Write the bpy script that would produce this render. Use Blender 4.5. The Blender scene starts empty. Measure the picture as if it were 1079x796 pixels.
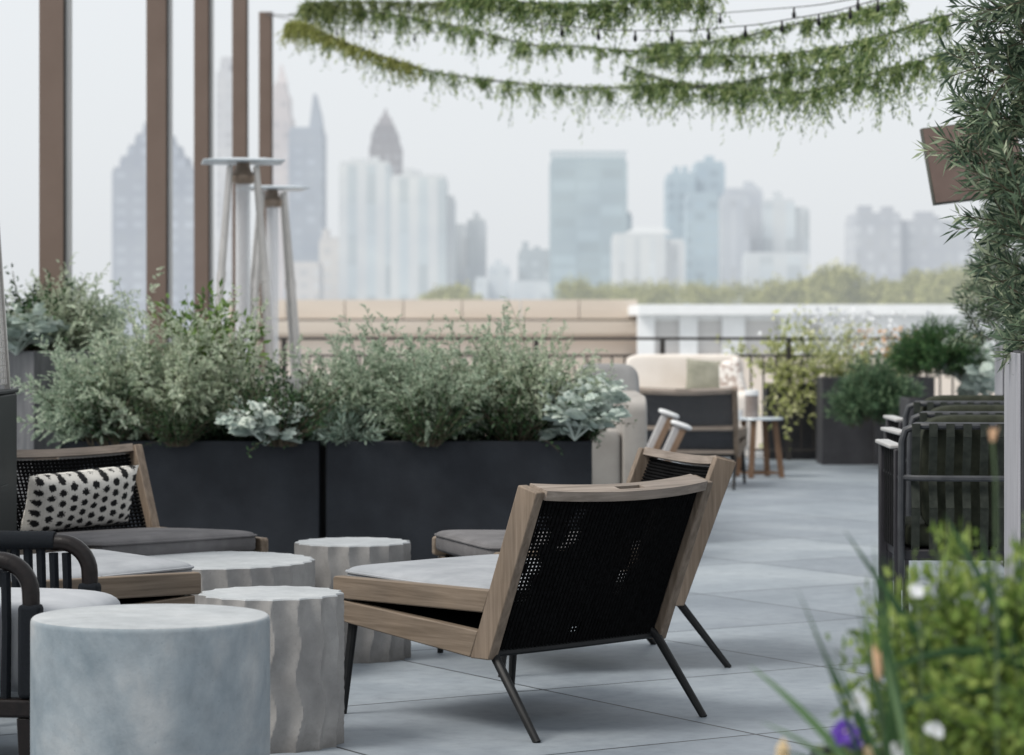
import bpy, bmesh, math, random
import numpy as np
from mathutils import Vector, Matrix

PI = math.pi
R = math.radians
rng = np.random.RandomState(7)
random.seed(7)
scene = bpy.context.scene
COL = scene.collection

# ---------------------------------------------------------------- camera scale
# photo: 1079 px wide, eye 1.2 m above the terrace, horizon at row 340
F, HZ, EYE, CX = 2900.0, 340.0, 1.2, 539.5
def X(px, d): return (px - CX) / F * d          # sideways metres of a column seen d metres away
def Z(py, d): return EYE - (py - HZ) / F * d    # height of a row seen d metres away

# ---------------------------------------------------------------- mesh builder
class MB:
    def __init__(self):
        self.v = []; self.f = []
    def add(self, vs, fs):
        b = len(self.v)
        self.v.extend([tuple(p) for p in vs])
        self.f.extend([tuple(b + i for i in f) for f in fs])
        return self
    def box(self, x0, x1, y0, y1, z0, z1, M=None):
        vs = [Vector((x, y, z)) for z in (z0, z1) for y in (y0, y1) for x in (x0, x1)]
        if M is not None: vs = [M @ p for p in vs]
        return self.add(vs, [(0,2,3,1),(4,5,7,6),(0,1,5,4),(2,6,7,3),(0,4,6,2),(1,3,7,5)])
    def taper(self, c0, h0, c1, h1):
        # frustum: centre/half sizes at bottom and top
        vs = []
        for (c, h) in ((c0, h0), (c1, h1)):
            for sy in (-1, 1):
                for sx in (-1, 1):
                    vs.append((c[0] + sx*h[0], c[1] + sy*h[1], c[2]))
        return self.add(vs, [(0,2,3,1),(4,5,7,6),(0,1,5,4),(2,6,7,3),(0,4,6,2),(1,3,7,5)])
    def prism_x(self, pts, x0, x1):
        # polygon in (y,z), counter-clockwise seen from +x, extruded along x
        n = len(pts)
        vs = [(x0, p[0], p[1]) for p in pts] + [(x1, p[0], p[1]) for p in pts]
        fs = [tuple(range(n))[::-1], tuple(range(n, 2*n))]
        fs += [(i, (i+1) % n, n + (i+1) % n, n + i) for i in range(n)]
        return self.add(vs, fs)
    def prism_z(self, pts, z0, z1):
        n = len(pts)
        vs = [(p[0], p[1], z0) for p in pts] + [(p[0], p[1], z1) for p in pts]
        fs = [tuple(range(n))[::-1], tuple(range(n, 2*n))]
        fs += [(i, (i+1) % n, n + (i+1) % n, n + i) for i in range(n)]
        return self.add(vs, fs)
    def prism_y(self, pts, y0, y1):
        n = len(pts)
        vs = [(p[0], y0, p[1]) for p in pts] + [(p[0], y1, p[1]) for p in pts]
        fs = [tuple(range(n)), tuple(range(n, 2*n))[::-1]]
        fs += [(i, n + i, n + (i+1) % n, (i+1) % n) for i in range(n)]
        return self.add(vs, fs)
    def tube(self, pts, r, n=8, cap=True):
        P = np.array(pts, float); m = len(P)
        rad = np.full(m, r, float) if np.isscalar(r) else np.array(r, float)
        T = np.gradient(P, axis=0)
        T /= np.linalg.norm(T, axis=1)[:, None] + 1e-12
        a = np.array([0, 0, 1.0]) if abs(T[0][2]) < .9 else np.array([1.0, 0, 0])
        u = np.cross(T[0], a); u /= np.linalg.norm(u)
        vs = []
        ang = np.arange(n) * 2 * PI / n + PI / n
        for i in range(m):
            u = u - T[i] * u.dot(T[i]); u /= np.linalg.norm(u) + 1e-12
            w = np.cross(T[i], u)
            ring = P[i] + rad[i] * (np.cos(ang)[:, None] * u + np.sin(ang)[:, None] * w)
            vs.extend(ring.tolist())
        fs = []
        for i in range(m - 1):
            for k in range(n):
                k2 = (k + 1) % n
                fs.append((i*n + k, i*n + k2, (i+1)*n + k2, (i+1)*n + k))
        if cap:
            fs.append(tuple(range(n))[::-1]); fs.append(tuple((m-1)*n + k for k in range(n)))
        return self.add(vs, fs)
    def lathe(self, prof, n=48, c=(0, 0)):
        # prof: list of (r, z) bottom to top
        vs = []
        for r_, z_ in prof:
            for k in range(n):
                a = 2 * PI * k / n
                vs.append((c[0] + r_*math.cos(a), c[1] + r_*math.sin(a), z_))
        fs = []
        for i in range(len(prof) - 1):
            for k in range(n):
                k2 = (k + 1) % n
                fs.append((i*n + k, i*n + k2, (i+1)*n + k2, (i+1)*n + k))
        fs.append(tuple(range(n))[::-1]); fs.append(tuple((len(prof)-1)*n + k for k in range(n)))
        return self.add(vs, fs)
    def cushion(self, c, h, e1=.22, e2=.18, nu=40, nv=20, M=None, puff=0):
        # rounded box: superellipsoid with half sizes h
        def sp(w, e): return math.copysign(abs(w) ** e, w)
        vs = []
        for j in range(nv + 1):
            b = -PI/2 + PI * j / nv
            for i in range(nu):
                a = 2 * PI * i / nu
                p = Vector((h[0]*sp(math.cos(b), e1)*sp(math.cos(a), e2),
                            h[1]*sp(math.cos(b), e1)*sp(math.sin(a), e2),
                            h[2]*sp(math.sin(b), e1)))
                if puff:
                    q = (1 - (p.x/h[0])**2) * (1 - (p.y/h[1])**2)
                    p.z += puff * q * (1 if p.z > 0 else -1) * min(1, abs(p.z)/h[2])
                p += Vector(c)
                if M is not None: p = M @ p
                vs.append(p)
        fs = []
        for j in range(nv):
            for i in range(nu):
                i2 = (i + 1) % nu
                fs.append((j*nu + i, j*nu + i2, (j+1)*nu + i2, (j+1)*nu + i))
        return self.add(vs, fs)

def link(name, me, m, parent=None):
    o = bpy.data.objects.new(name, me)
    COL.objects.link(o)
    if m is not None and len(me.materials) == 0: me.materials.append(m)
    if parent is not None: o.parent = parent
    return o

def obj(name, mb, m, parent=None, smooth=False, bev=0.0, ang=35):
    me = bpy.data.meshes.new(name)
    me.from_pydata(mb.v, [], mb.f)
    if smooth or bev:
        me.polygons.foreach_set('use_smooth', [True]*len(me.polygons))
        me.set_sharp_from_angle(angle=R(ang))
    me.update()
    o = link(name, me, m, parent)
    if bev:
        b = o.modifiers.new('bevel', 'BEVEL'); b.width = bev; b.segments = 2
        b.limit_method = 'ANGLE'; b.angle_limit = R(40)
    return o

def tag(o, label, cat, group=None):
    o['label'] = label; o['category'] = cat
    if group: o['group'] = group
    return o
def thing(name, label, cat, loc=(0, 0, 0), rotz=0.0, group=None):
    o = bpy.data.objects.new(name, None); COL.objects.link(o)
    o.empty_display_size = .1
    o.location = loc; o.rotation_euler = (0, 0, rotz)
    return tag(o, label, cat, group)
def structure(o):
    o['kind'] = 'structure'; return o
def dup(root, loc, rotz, label, scale=None):
    r = root.copy(); COL.objects.link(r)
    r.location = loc; r.rotation_euler = (0, 0, rotz); r['label'] = label
    if scale is not None: r.scale = (scale,)*3 if np.isscalar(scale) else scale
    for ch in list(root.children):
        c = ch.copy(); COL.objects.link(c); c.parent = r
        for g in list(ch.children):
            d = g.copy(); COL.objects.link(d); d.parent = c
    return r

# ---------------------------------------------------------------- materials
def newmat(name):
    m = bpy.data.materials.new(name); m.use_nodes = True
    nt = m.node_tree
    return m, nt, nt.nodes['Principled BSDF']
def N(nt, kind, **kw):
    n = nt.nodes.new(kind)
    for k, v in kw.items():
        if k in n.inputs.keys(): n.inputs[k].default_value = v
        else: setattr(n, k, v)
    return n
def rgb(c): return (c[0], c[1], c[2], 1.0)
def ramp(nt, fac, stops):
    n = nt.nodes.new('ShaderNodeValToRGB')
    e = n.color_ramp.elements
    while len(e) < len(stops): e.new(.5)
    for k, (p, c) in enumerate(stops):
        e[k].position = p; e[k].color = rgb(c)
    nt.links.new(fac, n.inputs['Fac'])
    return n
def mat(name, c1, c2=None, rough=.6, scale=6.0, stretch=(1, 1, 1), bump=0.0, bscale=None, metal=0.0, detail=6, spec=.5, lo=.35, hi=.65):
    m, nt, b = newmat(name)
    b.inputs['Roughness'].default_value = rough
    b.inputs['Metallic'].default_value = metal
    b.inputs['Specular IOR Level'].default_value = spec
    tc = N(nt, 'ShaderNodeTexCoord'); mp = N(nt, 'ShaderNodeMapping')
    mp.inputs['Scale'].default_value = stretch
    nt.links.new(tc.outputs['Object'], mp.inputs['Vector'])
    no = N(nt, 'ShaderNodeTexNoise', Scale=scale, Detail=float(detail), Roughness=.6)
    nt.links.new(mp.outputs['Vector'], no.inputs['Vector'])
    rp = ramp(nt, no.outputs['Fac'], [(lo, c1), (hi, c2 or c1)])
    nt.links.new(rp.outputs['Color'], b.inputs['Base Color'])
    if bump:
        n2 = N(nt, 'ShaderNodeTexNoise', Scale=bscale or scale*4, Detail=8.0, Roughness=.65)
        nt.links.new(mp.outputs['Vector'], n2.inputs['Vector'])
        bp = N(nt, 'ShaderNodeBump', Strength=bump, Distance=.01)
        nt.links.new(n2.outputs['Fac'], bp.inputs['Height'])
        nt.links.new(bp.outputs['Normal'], b.inputs['Normal'])
    return m
def leafmat(name, stops, trans=.3, rough=.55):
    m, nt, b = newmat(name)
    g = N(nt, 'ShaderNodeNewGeometry')
    rp = ramp(nt, g.outputs['Random Per Island'], stops)
    nt.links.new(rp.outputs['Color'], b.inputs['Base Color'])
    b.inputs['Roughness'].default_value = rough
    b.inputs['Specular IOR Level'].default_value = .3
    t = N(nt, 'ShaderNodeBsdfTranslucent')
    nt.links.new(rp.outputs['Color'], t.inputs['Color'])
    mx = N(nt, 'ShaderNodeMixShader'); mx.inputs[0].default_value = trans
    nt.links.new(b.outputs[0], mx.inputs[1]); nt.links.new(t.outputs[0], mx.inputs[2])
    nt.links.new(mx.outputs[0], nt.nodes['Material Output'].inputs['Surface'])
    return m
def woodmat(name, c1, c2, axis=1, rough=.6):
    m, nt, b = newmat(name)
    b.inputs['Roughness'].default_value = rough; b.inputs['Specular IOR Level'].default_value = .3
    tc = N(nt, 'ShaderNodeTexCoord'); mp = N(nt, 'ShaderNodeMapping')
    s = [60, 60, 60]; s[axis] = 3
    mp.inputs['Scale'].default_value = s
    nt.links.new(tc.outputs['Object'], mp.inputs['Vector'])
    n1 = N(nt, 'ShaderNodeTexNoise', Scale=1.0, Detail=6.0, Roughness=.6, Distortion=.4)
    nt.links.new(mp.outputs['Vector'], n1.inputs['Vector'])
    rp = ramp(nt, n1.outputs['Fac'], [(.3, c1), (.7, c2)])
    n2 = N(nt, 'ShaderNodeTexNoise', Scale=5.0, Detail=3.0)
    nt.links.new(tc.outputs['Object'], n2.inputs['Vector'])
    mx = N(nt, 'ShaderNodeMix', data_type='RGBA', blend_type='MULTIPLY')
    mx.inputs[0].default_value = .5
    r2 = ramp(nt, n2.outputs['Fac'], [(.3, (.7, .7, .72)), (.7, (1.1, 1.05, 1.0))])
    nt.links.new(rp.outputs['Color'], mx.inputs[6]); nt.links.new(r2.outputs['Color'], mx.inputs[7])
    nt.links.new(mx.outputs[2], b.inputs['Base Color'])
    bp = N(nt, 'ShaderNodeBump', Strength=.25, Distance=.004)
    nt.links.new(n1.outputs['Fac'], bp.inputs['Height']); nt.links.new(bp.outputs['Normal'], b.inputs['Normal'])
    return m
def facademat(name, wall, glass, sx, sz, fx=.5, fz=.5, rough=.6):
    # grid of window openings: sx, sz metres between them, fx, fz the share that is glass
    m, nt, b = newmat(name)
    b.inputs['Roughness'].default_value = rough
    b.inputs['Specular IOR Level'].default_value = .2
    tc = N(nt, 'ShaderNodeTexCoord'); se = N(nt, 'ShaderNodeSeparateXYZ')
    nt.links.new(tc.outputs['Object'], se.inputs[0])
    def band(sock, step, share):
        d = N(nt, 'ShaderNodeMath', operation='DIVIDE'); d.inputs[1].default_value = step
        nt.links.new(sock, d.inputs[0])
        fr = N(nt, 'ShaderNodeMath', operation='FRACT'); nt.links.new(d.outputs[0], fr.inputs[0])
        lt = N(nt, 'ShaderNodeMath', operation='LESS_THAN'); lt.inputs[1].default_value = share
        nt.links.new(fr.outputs[0], lt.inputs[0]); return lt.outputs[0]
    ad = N(nt, 'ShaderNodeMath', operation='ADD')
    nt.links.new(se.outputs[0], ad.inputs[0]); nt.links.new(se.outputs[1], ad.inputs[1])
    bx, bz = band(ad.outputs[0], sx, fx), band(se.outputs[2], sz, fz)
    mu = N(nt, 'ShaderNodeMath', operation='MULTIPLY')
    nt.links.new(bx, mu.inputs[0]); nt.links.new(bz, mu.inputs[1])
    mx = N(nt, 'ShaderNodeMix', data_type='RGBA')
    nt.links.new(mu.outputs[0], mx.inputs[0])
    mx.inputs[6].default_value = rgb(wall)
    def idx(sock, step):
        d = N(nt, 'ShaderNodeMath', operation='DIVIDE'); d.inputs[1].default_value = step; nt.links.new(sock, d.inputs[0])
        fl = N(nt, 'ShaderNodeMath', operation='FLOOR'); nt.links.new(d.outputs[0], fl.inputs[0]); return fl.outputs[0]
    cb = N(nt, 'ShaderNodeCombineXYZ'); nt.links.new(idx(ad.outputs[0], sx), cb.inputs[0]); nt.links.new(idx(se.outputs[2], min(sz, 9.)), cb.inputs[1])
    wn = N(nt, 'ShaderNodeTexWhiteNoise', noise_dimensions='3D'); nt.links.new(cb.outputs[0], wn.inputs['Vector'])
    gr = ramp(nt, wn.outputs['Value'], [(0, tuple(.84*g for g in glass)), (.6, glass), (1, tuple(min(.9, 1.14*g) for g in glass))])
    nt.links.new(gr.outputs[0], mx.inputs[7])
    n1 = N(nt, 'ShaderNodeTexNoise', Scale=.06, Detail=3.0); nt.links.new(tc.outputs['Object'], n1.inputs['Vector'])
    r1 = ramp(nt, n1.outputs['Fac'], [(.3, (.86, .87, .9)), (.7, (1.08, 1.07, 1.05))])
    m2 = N(nt, 'ShaderNodeMix', data_type='RGBA', blend_type='MULTIPLY'); m2.inputs[0].default_value = 1
    nt.links.new(mx.outputs[2], m2.inputs[6]); nt.links.new(r1.outputs[0], m2.inputs[7])
    nt.links.new(m2.outputs[2], b.inputs['Base Color'])
    return m

M = {}
M['teak'] = woodmat('weathered teak', (.115, .088, .064), (.235, .188, .145), 1)
M['teak_up'] = woodmat('weathered teak upright', (.12, .092, .068), (.245, .195, .152), 2)
M['teak_x'] = woodmat('weathered teak rail', (.17, .14, .115), (.34, .29, .25), 0)
M['teak_z'] = woodmat('brown teak', (.12, .07, .042), (.21, .13, .082), 2)
M['rope'] = mat('black rope', (.002, .002, .0022), (.007, .007, .0075), rough=.9, scale=80, spec=.08)
M['rope_grey'] = mat('grey rope', (.045, .048, .055), (.075, .078, .085), rough=.8, scale=60)
M['leg'] = mat('powder coated steel', (.006, .0065, .007), (.010, .0105, .0115), rough=.5, scale=30, spec=.3)
M['fab_light'] = mat('light grey fabric', (.27, .285, .305), (.34, .355, .378), rough=.9, scale=8, bump=.25, bscale=300, spec=.2)
M['fab_mid'] = mat('mid grey fabric', (.25, .25, .25), (.31, .31, .31), rough=.9, scale=8, spec=.2)
M['fab_white'] = mat('white fabric', (.36, .375, .40), (.43, .445, .47), rough=.9, scale=7, bump=.25, bscale=300, spec=.2)
M['fab_dark'] = mat('grey fabric', (.115, .112, .115), (.165, .16, .165), rough=.9, scale=9, bump=.3, bscale=260, spec=.2)
M['fab_beige'] = mat('beige fabric', (.33, .31, .29), (.40, .38, .36), rough=.9, scale=6, bump=.25, bscale=250, spec=.2)
M['fab_cream'] = mat('cream fabric', (.72, .66, .60), (.80, .75, .70), rough=.9, scale=3, spec=.2)
M['fab_olive'] = mat('olive fabric', (.055, .062, .045), (.085, .092, .07), rough=.9, scale=20, spec=.2)
M['strap'] = mat('dark olive strap', (.018, .022, .018), (.036, .041, .034), rough=.75, scale=30, spec=.2)
M['strap_blue'] = mat('blue black cord', (.005, .007, .010), (.010, .013, .018), rough=.8, spec=.2, scale=120, stretch=(1, 1, 6), bump=.6, bscale=180)
M['darkwood'] = woodmat('dark stained wood', (.004, .0028, .0028), (.011, .007, .0065), 0, rough=.36)
M['planter'] = mat('charcoal planter', (.009, .011, .0155), (.018, .0215, .028), rough=.6, scale=4, bump=.12, bscale=60, spec=.3)
M['planter_grey'] = mat('grey planter', (.06, .062, .068), (.12, .12, .125), rough=.5, scale=5, stretch=(6, 6, 1))
M['planter_sunlit'] = mat('planter grey with painted sun', (.26, .26, .285), (.34, .34, .365), rough=.6, scale=6, stretch=(8, 8, .6))
M['planter_dark'] = mat('dark planter', (.02, .02, .024), (.035, .035, .04), rough=.6, scale=6)
M['soil'] = mat('soil', (.012, .009, .007), (.04, .03, .022), rough=1, scale=40, bump=1, bscale=60)
M['bronze'] = mat('bronze steel', (.15, .105, .082), (.175, .125, .10), rough=.45, scale=2, spec=.4)
M['bronze_dark'] = mat('dark bronze edge', (.02, .016, .014), (.03, .024, .02), rough=.5, scale=2)
M['alu'] = mat('aluminium edge', (.36, .355, .35), (.42, .415, .41), rough=.4, scale=2)
M['steel'] = mat('brushed steel', (.40, .385, .37), (.52, .50, .48), rough=.33, scale=4, metal=.85)
M['steel_plate'] = mat('pale steel plate', (.60, .66, .70), (.68, .74, .78), rough=.3, scale=4, metal=.3)
M['black_metal'] = mat('black metal', (.005, .008, .008), (.009, .013, .013), rough=.5, scale=8, spec=.2)
M['rail'] = mat('bronze railing', (.028, .024, .022), (.04, .035, .032), rough=.5, scale=8)
M['stem'] = mat('stem', (.055, .045, .028), (.11, .085, .055), rough=.9, scale=30)
M['stem_green'] = mat('green stem', (.05, .085, .04), (.09, .13, .06), rough=.7, scale=30)
M['cable'] = mat('cable', (.03, .03, .03), (.05, .05, .05), rough=.7, scale=30)
M['candle'] = mat('lantern glass', (.22, .18, .16), (.30, .26, .24), rough=.25, scale=6)
M['white'] = mat('white paint', (.76, .77, .78), (.82, .83, .84), rough=.6, scale=4)
M['screen'] = mat('brown panel', (.10, .062, .048), (.20, .135, .11), rough=.3, scale=1.6)

# leaves
M['artemisia'] = leafmat('grey green feathery leaf', [(0, (.14, .21, .14)), (.45, (.38, .48, .36)), (1, (.80, .84, .70))], trans=.45)
M['artemisia_light'] = leafmat('pale feathery leaf', [(0, (.22, .30, .19)), (.5, (.52, .59, .45)), (1, (.86, .88, .74))], trans=.45)
M['box'] = leafmat('dark green leaf', [(0, (.012, .032, .016)), (.6, (.035, .075, .03)), (1, (.08, .15, .06))])
M['bright'] = leafmat('fresh green leaf', [(0, (.05, .10, .025)), (.6, (.12, .21, .05)), (1, (.22, .32, .10))], trans=.4)
M['silver'] = leafmat('silver felted leaf', [(0, (.32, .39, .35)), (.5, (.47, .54, .49)), (1, (.66, .71, .65))], trans=.15, rough=.8)
M['sage'] = leafmat('silver green sage leaf', [(0, (.16, .23, .18)), (.5, (.27, .35, .28)), (1, (.42, .49, .41))], trans=.2, rough=.8)
M['podo'] = leafmat('needle leaf', [(0, (.035, .06, .04)), (.5, (.11, .165, .105)), (.8, (.22, .29, .18)), (1, (.46, .51, .35))], trans=.35, rough=.4)
M['garland'] = leafmat('garland leaf', [(0, (.04, .085, .03)), (.5, (.16, .24, .085)), (1, (.46, .52, .24))], trans=.45)
M['garland_mid'] = leafmat('olive garland leaf', [(0, (.05, .085, .03)), (.5, (.17, .22, .08)), (1, (.38, .42, .18))], trans=.45)
M['garland_yellow'] = leafmat('yellowish garland leaf', [(0, (.16, .19, .05)), (.6, (.34, .36, .11)), (1, (.50, .50, .20))], trans=.45)
M['rosemary'] = leafmat('rosemary leaf', [(0, (.03, .07, .04)), (.6, (.10, .18, .095)), (1, (.22, .32, .18))])
M['rosemary_dark'] = leafmat('deep green rosemary leaf', [(0, (.015, .05, .02)), (.6, (.05, .115, .04)), (1, (.12, .22, .08))])
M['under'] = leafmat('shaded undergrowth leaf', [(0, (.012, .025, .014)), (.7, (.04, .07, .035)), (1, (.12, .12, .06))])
M['vine'] = leafmat('sunlit yellow green leaf', [(0, (.24, .28, .08)), (.5, (.50, .54, .22)), (1, (.80, .78, .50))], trans=.45)
M['blade'] = leafmat('strap leaf', [(0, (.03, .075, .03)), (.6, (.075, .15, .06)), (1, (.16, .25, .12))], trans=.35, rough=.35)
M['fore'] = leafmat('bright small leaf', [(0, (.08, .14, .03)), (.5, (.21, .31, .07)), (1, (.40, .48, .14))], trans=.45)
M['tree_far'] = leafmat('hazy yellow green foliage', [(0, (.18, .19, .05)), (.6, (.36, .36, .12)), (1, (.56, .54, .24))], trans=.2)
M['petal_white'] = leafmat('white petal', [(0, (.68, .70, .74)), (1, (.85, .86, .88))], trans=.3)
M['petal_purple'] = leafmat('purple petal', [(0, (.05, .02, .22)), (1, (.13, .05, .42))], trans=.3)
M['petal_cream'] = leafmat('cream petal', [(0, (.72, .56, .34)), (1, (.85, .72, .50))], trans=.3)
M['petal_peach'] = leafmat('peach petal', [(0, (.66, .38, .20)), (1, (.80, .60, .42))], trans=.3)

# concrete
def concrete(name, a, b_, c, rough=.75, bscale=40):
    m, nt, b = newmat(name)
    b.inputs['Roughness'].default_value = rough; b.inputs['Specular IOR Level'].default_value = .3
    tc = N(nt, 'ShaderNodeTexCoord')
    n1 = N(nt, 'ShaderNodeTexNoise', Scale=2.6, Detail=7.0, Roughness=.62, Distortion=.4)
    n2 = N(nt, 'ShaderNodeTexNoise', Scale=16.0, Detail=8.0, Roughness=.7)
    n3 = N(nt, 'ShaderNodeTexNoise', Scale=float(bscale*3), Detail=4.0)
    for n in (n1, n2, n3): nt.links.new(tc.outputs['Object'], n.inputs['Vector'])
    r1 = ramp(nt, n1.outputs['Fac'], [(.32, a), (.5, b_), (.68, c)])
    r2 = ramp(nt, n2.outputs['Fac'], [(.3, (.80, .80, .80)), (.7, (1.08, 1.08, 1.08))])
    mx = N(nt, 'ShaderNodeMix', data_type='RGBA', blend_type='MULTIPLY'); mx.inputs[0].default_value = .8
    nt.links.new(r1.outputs['Color'], mx.inputs[6]); nt.links.new(r2.outputs['Color'], mx.inputs[7])
    vo = N(nt, 'ShaderNodeTexVoronoi', Scale=58.0); nt.links.new(tc.outputs['Object'], vo.inputs['Vector'])
    rv = ramp(nt, vo.outputs['Distance'], [(.05, (.62, .62, .62)), (.14, (1, 1, 1))])
    m3 = N(nt, 'ShaderNodeMix', data_type='RGBA', blend_type='MULTIPLY'); nt.links.new(n2.outputs['Fac'], m3.inputs[0])
    nt.links.new(mx.outputs[2], m3.inputs[6]); nt.links.new(rv.outputs['Color'], m3.inputs[7])
    # darker towards the foot, with an uneven upper edge
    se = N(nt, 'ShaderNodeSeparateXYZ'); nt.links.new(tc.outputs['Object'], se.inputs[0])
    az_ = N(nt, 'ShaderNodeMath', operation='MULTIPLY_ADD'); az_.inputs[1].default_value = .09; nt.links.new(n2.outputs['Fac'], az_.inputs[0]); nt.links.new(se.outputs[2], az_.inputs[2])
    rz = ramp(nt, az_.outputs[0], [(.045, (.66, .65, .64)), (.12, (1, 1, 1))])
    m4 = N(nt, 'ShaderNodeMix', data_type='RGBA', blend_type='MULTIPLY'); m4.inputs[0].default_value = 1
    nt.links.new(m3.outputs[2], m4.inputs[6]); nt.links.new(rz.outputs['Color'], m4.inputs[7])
    nt.links.new(m4.outputs[2], b.inputs['Base Color'])
    bp = N(nt, 'ShaderNodeBump', Strength=.18, Distance=.004)
    nt.links.new(n3.outputs['Fac'], bp.inputs['Height']); nt.links.new(bp.outputs['Normal'], b.inputs['Normal'])
    return m
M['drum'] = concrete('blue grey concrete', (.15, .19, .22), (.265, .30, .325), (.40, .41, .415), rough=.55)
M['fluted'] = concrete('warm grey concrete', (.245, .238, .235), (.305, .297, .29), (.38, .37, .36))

# paving
def paving():
    m, nt, b = newmat('large format paving')
    tc = N(nt, 'ShaderNodeTexCoord'); mp = N(nt, 'ShaderNodeMapping')
    mp.inputs['Rotation'].default_value = (0, 0, R(-32)); mp.inputs['Location'].default_value = (PAVE[0], PAVE[1], 0)
    nt.links.new(tc.outputs['Object'], mp.inputs['Vector'])
    se = N(nt, 'ShaderNodeSeparateXYZ'); nt.links.new(mp.outputs[0], se.inputs[0])
    def joint(sock):
        d = N(nt, 'ShaderNodeMath', operation='DIVIDE'); d.inputs[1].default_value = PAVE[2]; nt.links.new(sock, d.inputs[0])
        fr = N(nt, 'ShaderNodeMath', operation='FRACT'); nt.links.new(d.outputs[0], fr.inputs[0])
        s = N(nt, 'ShaderNodeMath', operation='SUBTRACT'); s.inputs[1].default_value = .5; nt.links.new(fr.outputs[0], s.inputs[0])
        a = N(nt, 'ShaderNodeMath', operation='ABSOLUTE'); nt.links.new(s.outputs[0], a.inputs[0])
        g = N(nt, 'ShaderNodeMath', operation='GREATER_THAN'); g.inputs[1].default_value = .5 - .0048; nt.links.new(a.outputs[0], g.inputs[0])
        fl = N(nt, 'ShaderNodeMath', operation='FLOOR'); nt.links.new(d.outputs[0], fl.inputs[0])
        return g.outputs[0], fl.outputs[0]
    jx, fx = joint(se.outputs[0]); jy, fy = joint(se.outputs[1])
    jm = N(nt, 'ShaderNodeMath', operation='MAXIMUM'); nt.links.new(jx, jm.inputs[0]); nt.links.new(jy, jm.inputs[1])
    cb = N(nt, 'ShaderNodeCombineXYZ'); nt.links.new(fx, cb.inputs[0]); nt.links.new(fy, cb.inputs[1])
    wn = N(nt, 'ShaderNodeTexWhiteNoise', noise_dimensions='3D'); nt.links.new(cb.outputs[0], wn.inputs['Vector'])
    n1 = N(nt, 'ShaderNodeTexNoise', Scale=1.1, Detail=8.0, Roughness=.62, Distortion=.5)
    n2 = N(nt, 'ShaderNodeTexNoise', Scale=14.0, Detail=8.0, Roughness=.7)
    for n in (n1, n2): nt.links.new(mp.outputs[0], n.inputs['Vector'])
    r1 = ramp(nt, n1.outputs['Fac'], [(.3, (.175, .206, .238)), (.5, (.238, .271, .306)), (.72, (.318, .352, .382))])
    r2 = ramp(nt, n2.outputs['Fac'], [(.28, (.76, .76, .77)), (.5, (.97, .97, .97)), (.72, (1.1, 1.1, 1.09))])
    r3 = ramp(nt, wn.outputs['Value'], [(0, (.80, .81, .83)), (1, (1.12, 1.12, 1.11))])
    m1 = N(nt, 'ShaderNodeMix', data_type='RGBA', blend_type='MULTIPLY'); m1.inputs[0].default_value = .9
    nt.links.new(r1.outputs[0], m1.inputs[6]); nt.links.new(r2.outputs[0], m1.inputs[7])
    m2 = N(nt, 'ShaderNodeMix', data_type='RGBA', blend_type='MULTIPLY'); m2.inputs[0].default_value = 1
    nt.links.new(m1.outputs[2], m2.inputs[6]); nt.links.new(r3.outputs[0], m2.inputs[7])
    m3 = N(nt, 'ShaderNodeMix', data_type='RGBA'); nt.links.new(jm.outputs[0], m3.inputs[0])
    nt.links.new(m2.outputs[2], m3.inputs[6]); m3.inputs[7].default_value = (.025, .028, .032, 1)
    nt.links.new(m3.outputs[2], b.inputs['Base Color'])
    rr = N(nt, 'ShaderNodeMapRange'); rr.inputs[3].default_value = .42; rr.inputs[4].default_value = .68
    nt.links.new(n1.outputs['Fac'], rr.inputs[0]); nt.links.new(rr.outputs[0], b.inputs['Roughness'])
    b.inputs['Specular IOR Level'].default_value = .45
    bp = N(nt, 'ShaderNodeBump', Strength=.25, Distance=.004)
    sb = N(nt, 'ShaderNodeMath', operation='SUBTRACT'); nt.links.new(n2.outputs['Fac'], sb.inputs[0]); nt.links.new(jm.outputs[0], sb.inputs[1])
    nt.links.new(sb.outputs[0], bp.inputs['Height']); nt.links.new(bp.outputs['Normal'], b.inputs['Normal'])
    return m
# world joint crossing at about (0.71, 8.02); slabs 1.15 m square turned 32 degrees
_c, _s = math.cos(R(-32)), math.sin(R(-32))
PAVE = (-(_c*.71 - _s*8.02), -(_s*.71 + _c*8.02), 1.15)
M['paving'] = paving()

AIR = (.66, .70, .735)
def paint_haze(m, k):
    # paints aerial perspective: sky-coloured emission mixed into far materials lifts and flattens them
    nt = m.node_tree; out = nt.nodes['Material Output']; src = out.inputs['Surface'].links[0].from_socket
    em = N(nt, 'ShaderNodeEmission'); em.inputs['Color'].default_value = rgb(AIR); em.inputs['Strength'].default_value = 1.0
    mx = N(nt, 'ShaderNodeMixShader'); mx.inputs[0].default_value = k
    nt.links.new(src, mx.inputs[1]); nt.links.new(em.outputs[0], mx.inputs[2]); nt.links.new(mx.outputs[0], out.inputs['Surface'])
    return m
paint_haze(M['tree_far'], .30)
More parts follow.
